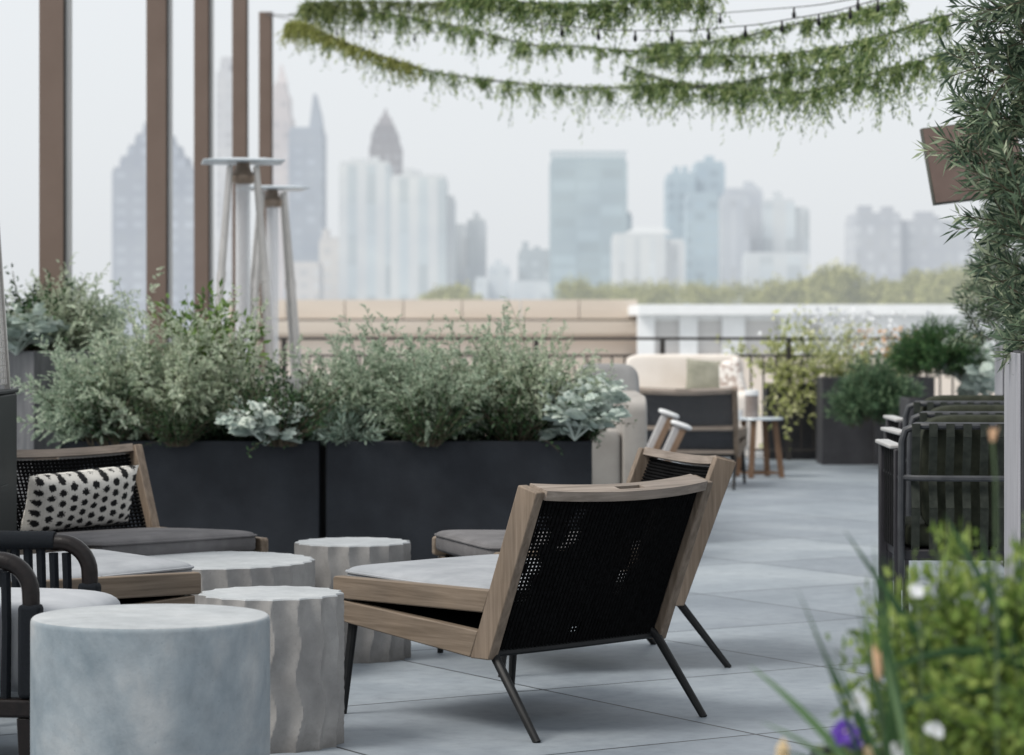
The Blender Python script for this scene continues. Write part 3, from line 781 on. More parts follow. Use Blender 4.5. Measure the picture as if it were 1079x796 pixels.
# ================================================================ STRAP DINING CHAIRS (right)
def make_strap_chair(label):
    t = thing('strap_chair', label, 'armchair', group='strap backed armchairs in a row at the right')
    w, dp = .31, .50        # half width, arm length; local back at y=0, forward +y
    fr = M['leg']
    mb = MB(); rr = .05
    pts = [(-w, .04, .30), (-w, .0, .78), (-w+.012, -.004, .822), (-w+.05, -.012, .838)]
    pts += [(x, -.012 - .03*(1-(x/w)**2), .838) for x in np.linspace(-w+.08, w-.08, 9)]
    pts += [(w-.05, -.012, .838), (w-.012, -.004, .822), (w, .0, .78), (w, .04, .30)]
    obj('back_frame', mb.tube(pts, .0135, 10), M['frame_grey'], t, smooth=True)
    mb = MB(); pts = [(-w-.004, dp, .655), (-w-.004, .02, .655), (-w+.03, -.025, .655)] + [(x, -.03 - .028*(1-(x/w)**2), .655) for x in np.linspace(-w+.06, w-.06, 7)] + [(w-.03, -.025, .655), (w+.004, .02, .655), (w+.004, dp, .655)]
    obj('middle_rail', mb.tube(pts, .011, 8), M['frame_grey'], t, smooth=True)
    for k in range(10):
        x = -w + .045 + k * (2*w - .09)/9
        yb = -.012 - .03*(1-(x/w)**2)
        mb = MB(); r2 = MB()
        # flat strap wrapped over the rail, weaving behind the middle rail, down to the seat
        pp = [(yb + .016, .84), (yb - .016, .842), (yb - .018, .80), (yb + .018, .655), (yb - .008, .55), (yb + .012, .40)]
        for i in range(len(pp)-1):
            (ya, za), (yc, zc) = pp[i], pp[i+1]
            s0 = .006*math.sin(k*1.7) * (.84 - za)
            s1 = .006*math.sin(k*1.7) * (.84 - zc)
            mb.add([(x-.0145+s0, ya, za), (x+.0145+s0, ya, za), (x+.0145+s1, yc, zc), (x-.0145+s1, yc, zc)], [(0,1,2,3)])
        so = obj('strap', mb, M['strap'], t)
        md = so.modifiers.new('thickness', 'SOLIDIFY'); md.thickness = .004
    for sx in (-1, 1):
        x = sx*(w + .012)
        mb = MB(); mb.box(x-.016, x+.016, dp-.03, dp+.025, 0, .752); obj('front_post', mb, M['frame_dark'], t, bev=.006)
        mb = MB(); mb.box(x-.026, x+.026, .06, dp+.035, .7525, .768); obj('armrest', mb, M['alu'], t, bev=.005)
        mb = MB(); mb.box(x-.012, x+.012, .03, .058, 0, .7525); obj('rear_leg', mb, M['frame_dark'], t, bev=.004)
        for k in range(5):
            y = .11 + k*.075
            mb = MB(); mb.box(x-.003, x+.003, y-.030, y+.030, .40, .752); obj('side_strap', mb, M['rope'], t)
    mb = MB(); mb.box(-w, w, .04, dp, .36, .399); obj('seat_frame', mb, M['frame_dark'], t, bev=.006)
    obj('seat_cushion', MB().cushion((0, .28, .445), (w-.02, .22, .045), .3, .15, 36, 14), M['fab_olive_dark'], t, smooth=True, ang=80)
    obj('back_cushion', MB().cushion((0.02, .085, .665), (w-.05, .055, .205), .3, .2, 36, 14, Matrix.Rotation(R(3), 4, 'X')), M['fab_olive_dark'], t, smooth=True, ang=80)
    return t
M['fab_olive_dark'] = mat('deep olive fabric', (.022, .025, .018), (.04, .044, .032), rough=.9, scale=20, spec=.1)
M['frame_grey'] = mat('grey tube', (.03, .032, .037), (.05, .053, .058), rough=.4, scale=20)
M['frame_dark'] = mat('dark plum frame', (.012, .011, .015), (.02, .019, .024), rough=.5, scale=20)
s1 = make_strap_chair('nearest strap backed armchair at the right, its back of dark olive straps fully in view')
s1.location = (1.37 + .31, 9.66, 0); s1.rotation_euler = (0, 0, R(-1.5))
dup(s1, (1.57 + .31, 10.85, 0), R(1), 'middle strap backed armchair, only its top rail showing over the nearest one')
dup(s1, (1.76 + .31, 12.3, 0), R(-1), 'farthest strap backed armchair, with a pale armrest and olive cushion showing above the other two')
# ================================================================ HEATERS
def steel_heater(label, x, y):
    t = thing('patio_heater', label, 'patio heater', (x, y, 0), R(8), 'steel pyramid heaters behind the planters')
    mb = MB(); mb.box(-.24, .24, -.24, .24, 0, .80); obj('base', mb, M['steel'], t, bev=.01)
    for sx in (-1, 1):
        for sy in (-1, 1):
            mb = MB(); mb.tube([(sx*.180, sy*.180, .8005), (sx*.134, sy*.134, 1.48), (sx*.080, sy*.080, 2.16)], [.022, .021, .018], 8)
            lg = obj('leg', mb, M['steel'], t, smooth=True)
            mb = MB(); mb.tube([(sx*.136, sy*.136, 1.45), (sx*.1316, sy*.1316, 1.51)], .0255, 8); obj('collar', mb, M['steel'], lg, smooth=True)
    obj('flame_tube', MB().lathe([(.046,.801),(.046,2.05)], 24), M['tube_glass'], t, smooth=True)
    obj('burner', MB().lathe([(.06,2.051),(.075,2.075),(.075,2.10),(.05,2.135),(.04,2.178)], 24), M['copper'], t, smooth=True)
    mb = MB(); mb.taper((0,0,2.180), (.245,.245), (0,0,2.188), (.25,.25)); mb.taper((0,0,2.1882), (.25,.25), (0,0,2.206), (.12,.12))
    obj('reflector', mb, M['steel_plate'], t, bev=.003)
    return t
M['copper'] = mat('warm metal', (.26, .19, .14), (.36, .28, .22), rough=.4, scale=9, metal=.5)
def glassmat(name, col, fac):
    m, nt, b = newmat(name)
    b.inputs['Base Color'].default_value = rgb(col); b.inputs['Roughness'].default_value = .08
    tr = N(nt, 'ShaderNodeBsdfTransparent'); mx = N(nt, 'ShaderNodeMixShader'); mx.inputs[0].default_value = fac
    nt.links.new(tr.outputs[0], mx.inputs[1]); nt.links.new(b.outputs[0], mx.inputs[2])
    nt.links.new(mx.outputs[0], nt.nodes['Material Output'].inputs['Surface'])
    return m
M['tube_glass'] = glassmat('heater glass tube', (.75, .76, .78), .55)
M['pane'] = glassmat('windscreen glass', (.75, .80, .82), .12)
h1 = steel_heater('steel pyramid heater with square plate top, nearer of the two behind the left planter', X(256, 16.9), 16.9)
dup(h1, (X(287, 20.3), 20.3, 0), R(12), 'steel pyramid heater farther back, partly hidden by the nearer one')

def black_heater():
    t = thing('patio_heater', 'black based pyramid heater with wire guard at the left edge of the photo', 'patio heater', (-2.035, 9.35, 0))
    mb = MB(); mb.box(-.300, .300, -.300, .300, .03, .955); obj('base', mb, M['black_metal'], t, bev=.008)
    mb = MB(); mb.box(-.305, .305, -.305, .305, .9555, .968); obj('rim', mb, M['black_metal'], t, bev=.003)
    mb = MB(); mb.box(-.25, .25, -.25, .25, 0, .0295); obj('plinth', mb, M['black_metal'], t)
    def hwid(z): return .272 - (z - .968) * .056
    for sx in (-1, 1):
        for sy in (-1, 1):
            mb = MB(); mb.tube([(sx*hwid(.9685), sy*hwid(.9685), .9685), (sx*hwid(2.1), sy*hwid(2.1), 2.1)], .013, 4); obj('leg', mb, M['steel'], t)
    for sx, sy in ((1,0),(-1,0),(0,1),(0,-1)):
        mb = MB()
        for k in range(52):
            z = .985 + k*.0215; w = hwid(z)
            a = (sx*w if sx else -w, sy*w if sy else -w, z); b_ = (sx*w if sx else w, sy*w if sy else w, z)
            mb.tube([a, b_], .0022, 3, cap=False)
        for k in range(-8, 9):
            u = k/8.5; z0, z1 = .985, 2.09
            w0, w1 = hwid(z0), hwid(z1)
            a = (sx*w0 if sx else u*w0, sy*w0 if sy else u*w0, z0); b_ = (sx*w1 if sx else u*w1, sy*w1 if sy else u*w1, z1)
            mb.tube([a, b_], .0022, 3, cap=False)
        obj('wire_guard', mb, M['steel'], t)
    obj('flame_tube', MB().lathe([(.062,.969),(.062,2.08)], 20), M['tube_glass'], t, smooth=True)
    mb = MB(); mb.taper((0,0,2.11), (.228,.228), (0,0,2.16), (.15,.15)); obj('reflector', mb, M['steel_plate'], t)
    mb = MB(); mb.box(.3005, .306, -.10, .10, .62, .645); obj('handle', mb, M['black_metal'], t, bev=.001)
black_heater()

# ================================================================ POSTS AND BEAM
tops = [5.6, 5.6, 5.6, 5.6, Z(13, 28.2)]
labs = ['brown steel post at far left, nearest and widest of the five', 'second brown steel post from the left, rising before the stepped tower',
        'third brown steel post from the left, beside the near steel heater', 'fourth brown steel post from the left, right behind the near heater plate',
        'farthest brown steel post, the only one whose top end shows']
for k, (px, d) in enumerate(((56, 15.2), (166, 19.6), (213, 22.4), (253, 25.5), (280, 28.2))):
    t = thing('steel_post', labs[k], 'post', (X(px, d), d, 0), 0, 'brown steel posts in a row at the left')
    w = (.142, .150, .125, .140, .134)[k] / 2
    mb = MB(); mb.box(-w, w*.90, -.04, .04, .012, tops[k]); obj('post', mb, M['bronze'], t, bev=.003)
    mb = MB(); mb.box(w*.90 + .0005, w + .004, -.042, .042, .012, tops[k]); obj('edge_strip', mb, M['bronze_dark'], t)
    if k < 3:
        mb = MB(); mb.box(w + .0045, w + .030, -.03, .03, .012, tops[k]); obj('glazing_channel', mb, M['alu'], t)
    mb = MB(); mb.box(-.11, .11, -.10, .10, 0, .0118); obj('base_plate', mb, M['bronze_dark'], t)

# ================================================================ RAILING
def railing():
    t = thing('railing', 'long dark metal balustrade along the far edge of the terrace', 'railing')
    d = 24.0; x0, x1 = -2.3, 4.6
    mb = MB(); mb.box(x0, x1, d-.025, d+.025, Z(358.5, d), Z(355.5, d)); obj('top_rail', mb, M['rail'], t, bev=.004)
    mb = MB(); mb.box(x0, x1, d-.014, d+.014, Z(376.2, d), Z(373.8, d)); obj('middle_rail', mb, M['rail'], t)
    mb = MB(); mb.box(x0, x1, d-.014, d+.014, .075, .10); obj('bottom_rail', mb, M['rail'], t)
    xp = X(831, d); xs = [xp + k*1.1 for k in range(-5, 3)]
    for x in xs:
        mb = MB(); mb.box(x-.022, x+.022, d-.021, d+.021, 0, Z(358.6, d)); obj('post', mb, M['rail'], t)
    k = 0
    for i in range(-5, 2):
        for j in range(1, 10):
            x = xp + i*1.1 + j*.11
            mb = MB(); mb.box(x-.008, x+.008, d-.008, d+.008, .1002, Z(376.3, d)); obj('baluster', mb, M['rail'], t)
railing()

# ================================================================ BROWN PANEL ON A MAST (right)
def panel():
    d = 12.5
    t = thing('panel_screen', 'flat brown rectangular panel tilted beside the hedge at the upper right', 'screen', (X(1012, d), d, 0))
    w, h = .46, .355
    rot = Matrix.Translation((0, 0, Z(172, d))) @ Matrix.Rotation(R(-7.5), 4, 'Y') @ Matrix.Rotation(R(14), 4, 'Z') @ Matrix.Rotation(R(-6), 4, 'X')
    off = .045
    mb = MB(); mb.box(-.165, w-.165, -.018, .012, -h/2, h/2, rot); obj('casing', mb, M['panel_edge'], t, bev=.004)
    mb = MB(); mb.box(-.160, w-.170, -.0215, -.0185, -h/2+.008, h/2-.006, rot); obj('face', mb, M['screen'], t)
    mb = MB(); mb.tube([rot @ Vector((.20, .0125, 0)), rot @ Vector((.30, .12, 0)), Vector((.42, .16, Z(172, d)))], .022, 8); obj('bracket', mb, M['bronze_dark'], t, smooth=True)
    mb = MB(); mb.tube([(.42, .18, 0), (.42, .18, 2.35)], .035, 10); obj('mast', mb, M['bronze_dark'], t, smooth=True)
M['panel_edge'] = mat('dark olive casing', (.05, .05, .04), (.07, .07, .055), rough=.5, scale=4)
panel()

# ================================================================ LEAF TOOLS
def unit(a): return a / (np.linalg.norm(a, axis=-1, keepdims=True) + 1e-9)
def leaf_arrays(P, D, L, W, rs, up=None, fold=.18, shape='diamond', droop=0.0):
    n = len(P); D = unit(D)
    if up is None: up = rs.normal(size=(n, 3)) + np.array((0, 0, 1.2))
    side = unit(np.cross(D, up)); nn = np.cross(side, D)
    L = np.broadcast_to(np.asarray(L, float), (n,))[:, None]; W = np.broadcast_to(np.asarray(W, float), (n,))[:, None]
    if shape == 'diamond':
        mid = P + D*L*.45
        V = np.stack([P, mid - side*W/2 + nn*W*fold, P + D*L - np.array((0,0,1.))*L*droop, mid + side*W/2 + nn*W*fold], 1)
        base = (np.arange(n)*4)[:, None]
        Fc = np.concatenate([base + np.array([[0,2,1]]), base + np.array([[0,3,2]])], 0)
        return V.reshape(-1, 3), Fc
    g = np.array((0, 0, -1.))
    m1 = P + D*L*.33 + g*L*droop*.1; m2 = P + D*L*.70 + g*L*droop*.45; tip = P + D*L + g*L*droop
    f = nn*W*fold
    V = np.stack([P, m1 - side*W*.46 + f, m2 - side*W*.42 + f, tip, m2 + side*W*.42 + f, m1 + side*W*.46 + f, m1, m2], 1)
    base = (np.arange(n)*8)[:, None]
    Fc = np.concatenate([base + np.array([q]) for q in ([0,6,1],[0,5,6],[1,6,7],[1,7,2],[6,5,4],[6,4,7],[2,7,3],[7,4,3])], 0)
    return V.reshape(-1, 3), Fc
class LB:
    def __init__(self): self.V = []; self.Fc = []; self.n = 0
    def add(self, V, Fc):
        self.V.append(V); self.Fc.append(Fc + self.n); self.n += len(V)
    def leaves(self, *a, **k): self.add(*leaf_arrays(*a, **k))
    def mesh(self, name):
        V = np.concatenate(self.V); Fc = np.concatenate(self.Fc)
        me = bpy.data.meshes.new(name)
        me.vertices.add(len(V)); me.vertices.foreach_set('co', V.astype(np.float32).ravel())
        k = Fc.shape[1]
        me.loops.add(Fc.size); me.loops.foreach_set('vertex_index', Fc.astype(np.int32).ravel())
        me.polygons.add(len(Fc)); me.polygons.foreach_set('loop_start', (np.arange(len(Fc))*k).astype(np.int32))
        me.update(calc_edges=True); me.validate()
        return me
def stem_curve(p0, d0, length, rs, bend=.3, n=6, grav=0.0):
    pts = [np.array(p0, float)]; d = unit(np.array(d0, float))
    k = rs.normal(size=3) * bend / n
    for i in range(n):
        d = unit(d + k + np.array((0, 0, -grav/n)))
        pts.append(pts[-1] + d*length/n)
    return np.array(pts)
def along(pts, t):
    # positions and tangents at parameters t (0..1)
    n = len(pts) - 1; f = np.clip(t, 0, .9999) * n; i = f.astype(int); w = (f - i)[:, None]
    return pts[i]*(1-w) + pts[i+1]*w, unit(pts[i+1] - pts[i])

# feathery plant (branching stems, each with small pinnate fronds)
def feathery(seed, h=.6, spread=.26, stems=46, frond=.092):
    rs = np.random.RandomState(seed); lb = LB(); sm = MB()
    for s in range(stems):
        a = rs.rand()*2*PI; r0 = spread*.35*rs.rand()**.5; lean = rs.rand()**.7
        hh = h*(1 - .45*lean**1.5)*(.62 + .42*rs.rand())
        p0 = (r0*math.cos(a), r0*math.sin(a), 0)
        d0 = (math.cos(a)*lean*.85 + rs.normal()*.15, math.sin(a)*lean*.85 + rs.normal()*.15, 1.0)
        c = stem_curve(p0, d0, hh*1.08, rs, .5, 7, -.1)
        sm.tube(c, np.linspace(.0030, .0008, len(c)), 4, cap=False)
        m = int(17 + 10*hh/h)
        ts = np.linspace(.16, .995, m) + rs.normal(size=m)*.01
        PP, TT = along(c, ts)
        for j in range(m):
            fl = frond * (1.05 - .55*ts[j]) * (.75 + .5*rs.rand())
            b = rs.rand()*2*PI
            side = unit(np.cross(TT[j], (math.cos(b), math.sin(b), .1)))
            fd = unit(side + TT[j]*(.45 + .7*ts[j]) + np.array((0,0,.1)))
            k = 11
            u = np.linspace(.10, 1, k)
            ax = PP[j] + fd*fl*u[:, None] - np.array((0,0,1.))*(fl*.25*u**2)[:, None]
            lat = unit(np.cross(fd, rs.normal(size=3) + np.array((0,0,1.5))))
            for sg in (-1, 1):
                dd = unit(lat*sg*(1.05 - .55*u)[:, None] + fd*(.55 + .5*u)[:, None] + rs.normal(size=(k,3))*.18)
                lb.leaves(ax, dd, fl*.34*(1.1 - .6*u), fl*.125, rs, fold=.1)
            lb.leaves(ax[::2], unit(fd + rs.normal(size=(6,3))*.1), fl*.22, fl*.07, rs)
    return lb, sm
# small leaved shrub
def leafy(seed, h=.35, spread=.22, stems=60, leaf=.022, aspect=.55, per=26, up=.5, shape='diamond', stemr=.002, lean_k=.9):
    rs = np.random.RandomState(seed); lb = LB(); sm = MB()
    for s in range(stems):
        a = rs.rand()*2*PI; lean = rs.rand()**.6
        p0 = (spread*.3*rs.rand()*math.cos(a), spread*.3*rs.rand()*math.sin(a), 0)
        d0 = (math.cos(a)*lean*lean_k, math.sin(a)*lean*lean_k, 1.0 - .25*lean)
        L = h*(.6 + .5*rs.rand())
        c = stem_curve(p0, d0, L, rs, .6, 6, -.15)
        sm.tube(c, np.linspace(stemr*1.5, stemr*.6, len(c)), 4, cap=False)
        ts = .12 + .88*rs.rand(per)
        PP, TT = along(c, ts)
        dd = unit(rs.normal(size=(per,3)) + TT*up*2)
        PP = PP + dd*leaf*.3 + rs.normal(size=(per,3))*leaf*.25
        lb.leaves(PP, dd, leaf*(.7 + .6*rs.rand(per)), leaf*aspect, rs, shape=shape)
    return lb, sm
# rosettes of broad silver leaves, each built of overlapping lobes
def dusty(seed, h=.22, spread=.20, stems=13, leaf=.10):
    rs = np.random.RandomState(seed); lb = LB(); sm = MB()
    for s in range(stems):
        a = 2*PI*s/stems + rs.normal()*.4; lean = .25 + .9*rs.rand()
        c = stem_curve((0,0,0), (math.cos(a)*lean, math.sin(a)*lean, .9), h*(.55 + .55*rs.rand()), rs, .4, 5, .15)
        sm.tube(c, np.linspace(.0045, .003, len(c)), 5, cap=False)
        m = 8; ts = np.linspace(.45, 1, m); PP, TT = along(c, ts)
        for j in range(m):
            b = j*2.4 + rs.rand(); fl = leaf*(.55 + .6*rs.rand())*(1.1 - .35*ts[j])
            lat = unit(np.array((math.cos(b), math.sin(b), .15)) + TT[j]*(.35 + .5*(ts[j] > .9)))
            lb.leaves(PP[j][None], lat[None], fl, fl*.52, rs, up=np.array([[rs.normal()*.4, -.75 + rs.normal()*.4, .7]]), fold=.08, shape='oval', droop=.32)
            sd = unit(np.cross(lat, (0,0,1.)))
            for sg in (-1, 1):
                for q, ff in ((.35, .42), (.62, .36)):
                    dd = unit(lat*.75 + sd*sg)
                    lb.leaves((PP[j] + lat*fl*q + np.array((0,0,-.1*fl*q)))[None], dd[None], fl*ff, fl*.26, rs, up=np.array([[0,-.7,.7]]), fold=.06, shape='oval', droop=.15)
    return lb, sm
# narrow leaved shoots (sage, needle hedge, rosemary)
def shoots(seed, origins, dirs, length, leaf, width, per, rs=None, spread=.75, stemr=.0022, bend=.3, grav=0.):
    rs = np.random.RandomState(seed); lb = LB(); sm = MB()
    for p0, d0 in zip(origins, dirs):
        c = stem_curve(p0, d0, length*(.65 + .6*rs.rand()), rs, bend, 5, grav)
        sm.tube(c, np.linspace(stemr*1.3, stemr*.5, len(c)), 4, cap=False)
        ts = np.linspace(.12, 1, per); PP, TT = along(c, ts)
        an = np.arange(per)*2.4 + rs.rand()*6
        a1 = unit(np.cross(TT, np.array((.3,.2,1.)) + rs.normal(size=3)*.2)); a2 = np.cross(TT, a1)
        dd = unit((a1*np.cos(an)[:,None] + a2*np.sin(an)[:,None])*spread + TT*(.55 + .4*ts[:,None]) + rs.normal(size=(per,3))*.1)
        lb.leaves(PP, dd, leaf*(.75 + .5*rs.rand(per)), width, rs, fold=.12)
    return lb, sm

def plant(name, label, cat, parts, loc, rotz=0., group=None, scale=1.):
    # parts: list of (part name, LB or MB, material)
    t = thing(name, label, cat, loc, rotz, group)
    if scale != 1.: t.scale = (scale,)*3 if np.isscalar(scale) else scale
    for nm, b, m in parts:
        if isinstance(b, LB): link(nm, b.mesh(nm), m, t)
        else: obj(nm, b, m, t, smooth=True)
    return t

# ================================================================ PLANTS IN THE LONG PLANTERS
SOIL = .585
def fp(seed, lm='artemisia', **k):
    lb, sm = feathery(seed, **k); return [('foliage', lb, M[lm]), ('stems', sm, M['stem'])]
gf = 'feathery grey green plants in the long planters'
fA = plant('feathery_plant', 'tallest feathery pale green plant, left of the middle of the left planter', 'plant', fp(11, 'artemisia_light', h=.84, spread=.36, stems=96), (X(172, 13.9), 13.88, SOIL), group=gf)
fB = plant('feathery_plant', 'feathery plant drooping over the left end of the left planter', 'plant', fp(12, 'artemisia', h=.58, spread=.34, stems=78), (X(102, 13.85), 13.84, SOIL), group=gf)
fC = plant('feathery_plant', 'tall feathery plant with reaching tips at the left of the middle planter', 'plant', fp(13, 'artemisia', h=.74, spread=.30, stems=72), (X(376, 13.95), 14.0, SOIL), group=gf)
def fdup(src, px, d, rz, sc, lab): return dup(src, (X(px, d), d, SOIL), rz, lab, sc)
fdup(fA, 222, 14.02, 2.1, .90, 'feathery pale plant in front of the near steel heater')
fdup(fB, 140, 14.05, 1.2, 1.05, 'feathery plant behind the drooping one in the left planter')
fdup(fC, 462, 13.85, 2.6, .86, 'feathery plant at the centre front of the middle planter')
fdup(fC, 505, 14.02, .7, 1.0, 'feathery plant right of centre in the middle planter, with upright tips')
fdup(fA, 556, 14.0, 4.0, .84, 'feathery plant near the right end of the middle planter, tips over the railing')
fdup(fB, 416, 14.05, 3.3, .95, 'low feathery plant behind the silver sage in the middle planter')
fdup(fB, 590, 14.08, 5.2, .80, 'feathery plant at the right back corner of the middle planter')

def lp(seed, lm, **k):
    lb, sm = leafy(seed, **k); return [('foliage', lb, M[lm]), ('stems', sm, M['stem'])]
gb = 'dark green box shrubs in the planters'
bA = plant('box_shrub', 'dark green small leaved shrub at the right end of the left planter', 'shrub', lp(21, 'box', h=.42, spread=.25, stems=100, leaf=.024, per=28), (X(297, 13.65), 13.68, SOIL), group=gb)
dup(bA, (X(545, 13.8), 13.80, SOIL), 1.3, 'dark green small leaved shrub below the feathery plants at the right of the middle planter', .95)
dup(bA, (X(122, 13.9), 13.78, SOIL), 2.2, 'dark green shrub showing under the feathery plants of the left planter', .85)
dup(bA, (X(612, 13.9), 13.95, SOIL), 3.2, 'dark green shrub behind the silver plant at the right end of the middle planter', .78)
dup(bA, (X(452, 13.6), 13.66, SOIL), 4.1, 'dark green shrub added for inner shadow, low at the centre front of the middle planter', .72)  # added to stand in for the dark shadows inside the planting
dup(bA, (X(186, 13.6), 13.66, SOIL), 5.0, 'dark green shrub added for inner shadow, low at the centre front of the left planter', .66)  # likewise added, its dark leaves stand in for inner shadow
plant('leafy_shrub', 'fresh green leafy shrub peeping out between the post and the near heater', 'shrub', lp(24, 'bright', h=.42, spread=.22, stems=40, leaf=.05, aspect=.45, per=18), (X(222, 14.1), 14.1, SOIL + .36))
gd = 'silver broad leaved plants'
def dp(seed, **k):
    lb, sm = dusty(seed, **k); return [('foliage', lb, M['silver']), ('stems', sm, M['silver'])]
dA = plant('silver_plant', 'silver broad leaved plant hanging over the right front edge of the left planter', 'plant', dp(31, h=.25, leaf=.135, stems=15), (X(279, 13.6), 13.60, SOIL + .01), group=gd)
dup(dA, (X(606, 13.6), 13.68, SOIL + .03), 2.0, 'silver broad leaved plant hanging over the right front corner of the middle planter', 1.06)
dup(dA, (X(624, 13.8), 13.86, SOIL + .10), .8, 'silver broad leaved plant at the very end of the middle planter, beside the beige sofa', 1.1)
# silver green sage mound
rs = np.random.RandomState(41); og = []; dr = []
for k in range(85):
    a = rs.rand()*2*PI; el = rs.rand()
    og.append((.07*math.cos(a)*rs.rand(), .07*math.sin(a)*rs.rand(), 0)); dr.append((math.cos(a)*(1.15-el), math.sin(a)*(1.15-el), .25 + el))
lb, sm = shoots(41, og, dr, .20, .052, .014, 22)
sg = plant('sage_plant', 'mound of silver green sage at the left front of the middle planter', 'plant', [('foliage', lb, M['sage']), ('stems', sm, M['stem'])], (X(366, 13.8), 13.82, SOIL), group='sage mounds')
dup(sg, (X(334, 13.8), 13.98, SOIL + .03), 1.5, 'pale mound of sage behind the gap between the two long planters', .95)

# dark undergrowth added to darken the bright gaps under the planter stems
for (xc, lab) in ((-1.62, 'dark undergrowth added to darken the stem gaps of the left planter'), (-.262, 'dark undergrowth added to darken the stem gaps of the middle planter')):
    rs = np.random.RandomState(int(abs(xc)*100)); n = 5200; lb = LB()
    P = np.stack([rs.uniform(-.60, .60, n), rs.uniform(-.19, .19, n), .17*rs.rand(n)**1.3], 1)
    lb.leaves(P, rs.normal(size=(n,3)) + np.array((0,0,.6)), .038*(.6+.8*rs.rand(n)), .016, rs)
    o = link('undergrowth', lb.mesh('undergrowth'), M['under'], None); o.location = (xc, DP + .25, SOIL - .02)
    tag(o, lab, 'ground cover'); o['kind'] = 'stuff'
# tall square planter at the left
fdup(fA, 62, 14.7, 1.0, .62, 'feathery plant in the tall square planter'); COL.objects[-1]
for o_ in [o for o in COL.objects if o.get('label') == 'feathery plant in the tall square planter']: o_.location.z = 1.02
fdup(fC, 98, 14.9, 4.4, .68, 'feathery plant spilling right from the tall square planter')
for o_ in [o for o in COL.objects if o.get('label') == 'feathery plant spilling right from the tall square planter']: o_.location.z = 1.0; o_.location.x = -2.30
bT = plant('leafy_shrub', 'bright green leafy shrub standing in the tall square planter', 'shrub', lp(25, 'box', h=.46, spread=.26, stems=80, leaf=.032, aspect=.55, per=22), (X(34, 14.7), 14.72, 1.02))
dup(dA, (X(17, 14.5), 14.50, 1.03), 3.0, 'white silver broad leaved plant in the tall square planter', 1.15)

# ================================================================ HEDGE AT THE RIGHT
def hedge(seed, x0, x1, y0, y1, z0, z1, n, bulge):
    rs = np.random.RandomState(seed); og = []; dr = []
    cx, cy = (x0+x1)/2, (y0+y1)/2
    for k in range(n):
        z = z0 + (z1-z0)*rs.rand()
        a = rs.rand()*2*PI
        r_ = (.35 + .65*rs.rand()**.5) * bulge(z, a)
        p = (cx + (x1-x0)/2*r_*math.cos(a), cy + (y1-y0)/2*r_*math.sin(a), z)
        og.append(p); dr.append((math.cos(a)*.8 + rs.normal()*.35, math.sin(a)*.8 + rs.normal()*.35, .45 + rs.normal()*.5))
    lb, sm = shoots(seed, og, dr, .13, .052, .0085, 24, spread=.8)
    return lb, sm
def bul(z, a):
    t = (z - 1.1)/1.25
    return (.66 + .22*min(1, max(0, t*1.3)) + .09*math.sin(9*z + 2*a) + .07*math.sin(21*z + 4*a))
lb, sm = hedge(51, 1.18, 2.20, 6.95, 7.75, 1.10, 2.45, 1500, bul)
rs = np.random.RandomState(52); P = np.stack([rs.uniform(1.42,2.0,2600), rs.uniform(7.1,7.6,2600), rs.uniform(1.10,2.4,2600)], 1)
inner = LB(); inner.leaves(P, rs.normal(size=(2600,3)), .07, .03, rs)  # dark core of leaves added to block light through the hedge
tr = MB()
for (x, y) in ((1.5, 7.25), (1.62, 7.38), (1.68, 7.22)): tr.tube([(x, y, 1.08), (x+.02, y, 1.7), (x-.03, y+.03, 2.35)], [.018,.014,.008], 6)
hd = thing('hedge', 'dense needle leaved hedge filling the upper right edge of the photo', 'hedge')
link('foliage', lb.mesh('foliage'), M['podo'], hd); obj('stems', sm, M['stem'], hd); link('dark_leaf_core', inner.mesh('dark_leaf_core'), M['box'], hd); obj('trunk', tr, M['stem'], hd, smooth=True)
lb, sm = hedge(53, 2.28, 3.05, 13.4, 14.0, 1.08, 1.75, 420, lambda z, a: .85 + .15*math.sin(9*z+a))
hd2 = thing('hedge', 'smaller hedge plant farther back in the second sun-painted planter', 'hedge')
link('foliage', lb.mesh('foliage'), M['podo'], hd2); obj('stems', sm, M['stem'], hd2)

# ================================================================ FAR PLANTS
def roundbush(seed, r_, hgt, n, leaf, width, per):
    rs = np.random.RandomState(seed); og = []; dr = []
    for k in range(n):
        d = unit(rs.normal(size=3)); d[2] = abs(d[2])*1.0 - .35
        rr = .25 + .75*rs.rand()**.5
        p = np.array((d[0]*r_*rr*.8, d[1]*r_*rr*.8, hgt*.5 + d[2]*hgt*.45*rr))
        og.append(p); dr.append((d[0]*.8, d[1]*.8, .55 + .4*rs.rand()))
    return shoots(seed, og, dr, .22, leaf, width, per)
lb, sm = roundbush(61, .30, .86, 520, .055, .012, 20)
rb = plant('rosemary_bush', 'round grey green bush on the floor before the dark far planter', 'shrub', [('foliage', lb, M['rosemary']), ('stems', sm, M['stem'])], (X(924, 22.5), 22.5, .03))
lb, sm = roundbush(62, .30, .52, 380, .06, .013, 20)
plant('rosemary_bush', 'dark green upright bush behind the strap chairs, right of the round bush', 'shrub', [('foliage', lb, M['rosemary_dark']), ('stems', sm, M['stem'])], (X(990, 20.9), 21.1, .58))
dup(dA, (X(1030, 20.9), 21.1, .60), 1.0, 'blurred silver plant between the dark bush and the second sun-painted planter', (1.5, 1.5, 2.0))
lbv, smv = leafy(63, h=.75, spread=.5, stems=44, leaf=.055, aspect=.7, per=18, shape='diamond', stemr=.003)
vn = plant('vine', 'sunlit yellow green vine climbing over the far railing', 'vine', [('foliage', lbv, M['vine']), ('stems', smv, M['stem_green'])], (X(842, 24.2), 24.25, .62))
rs = np.random.RandomState(64); P = []
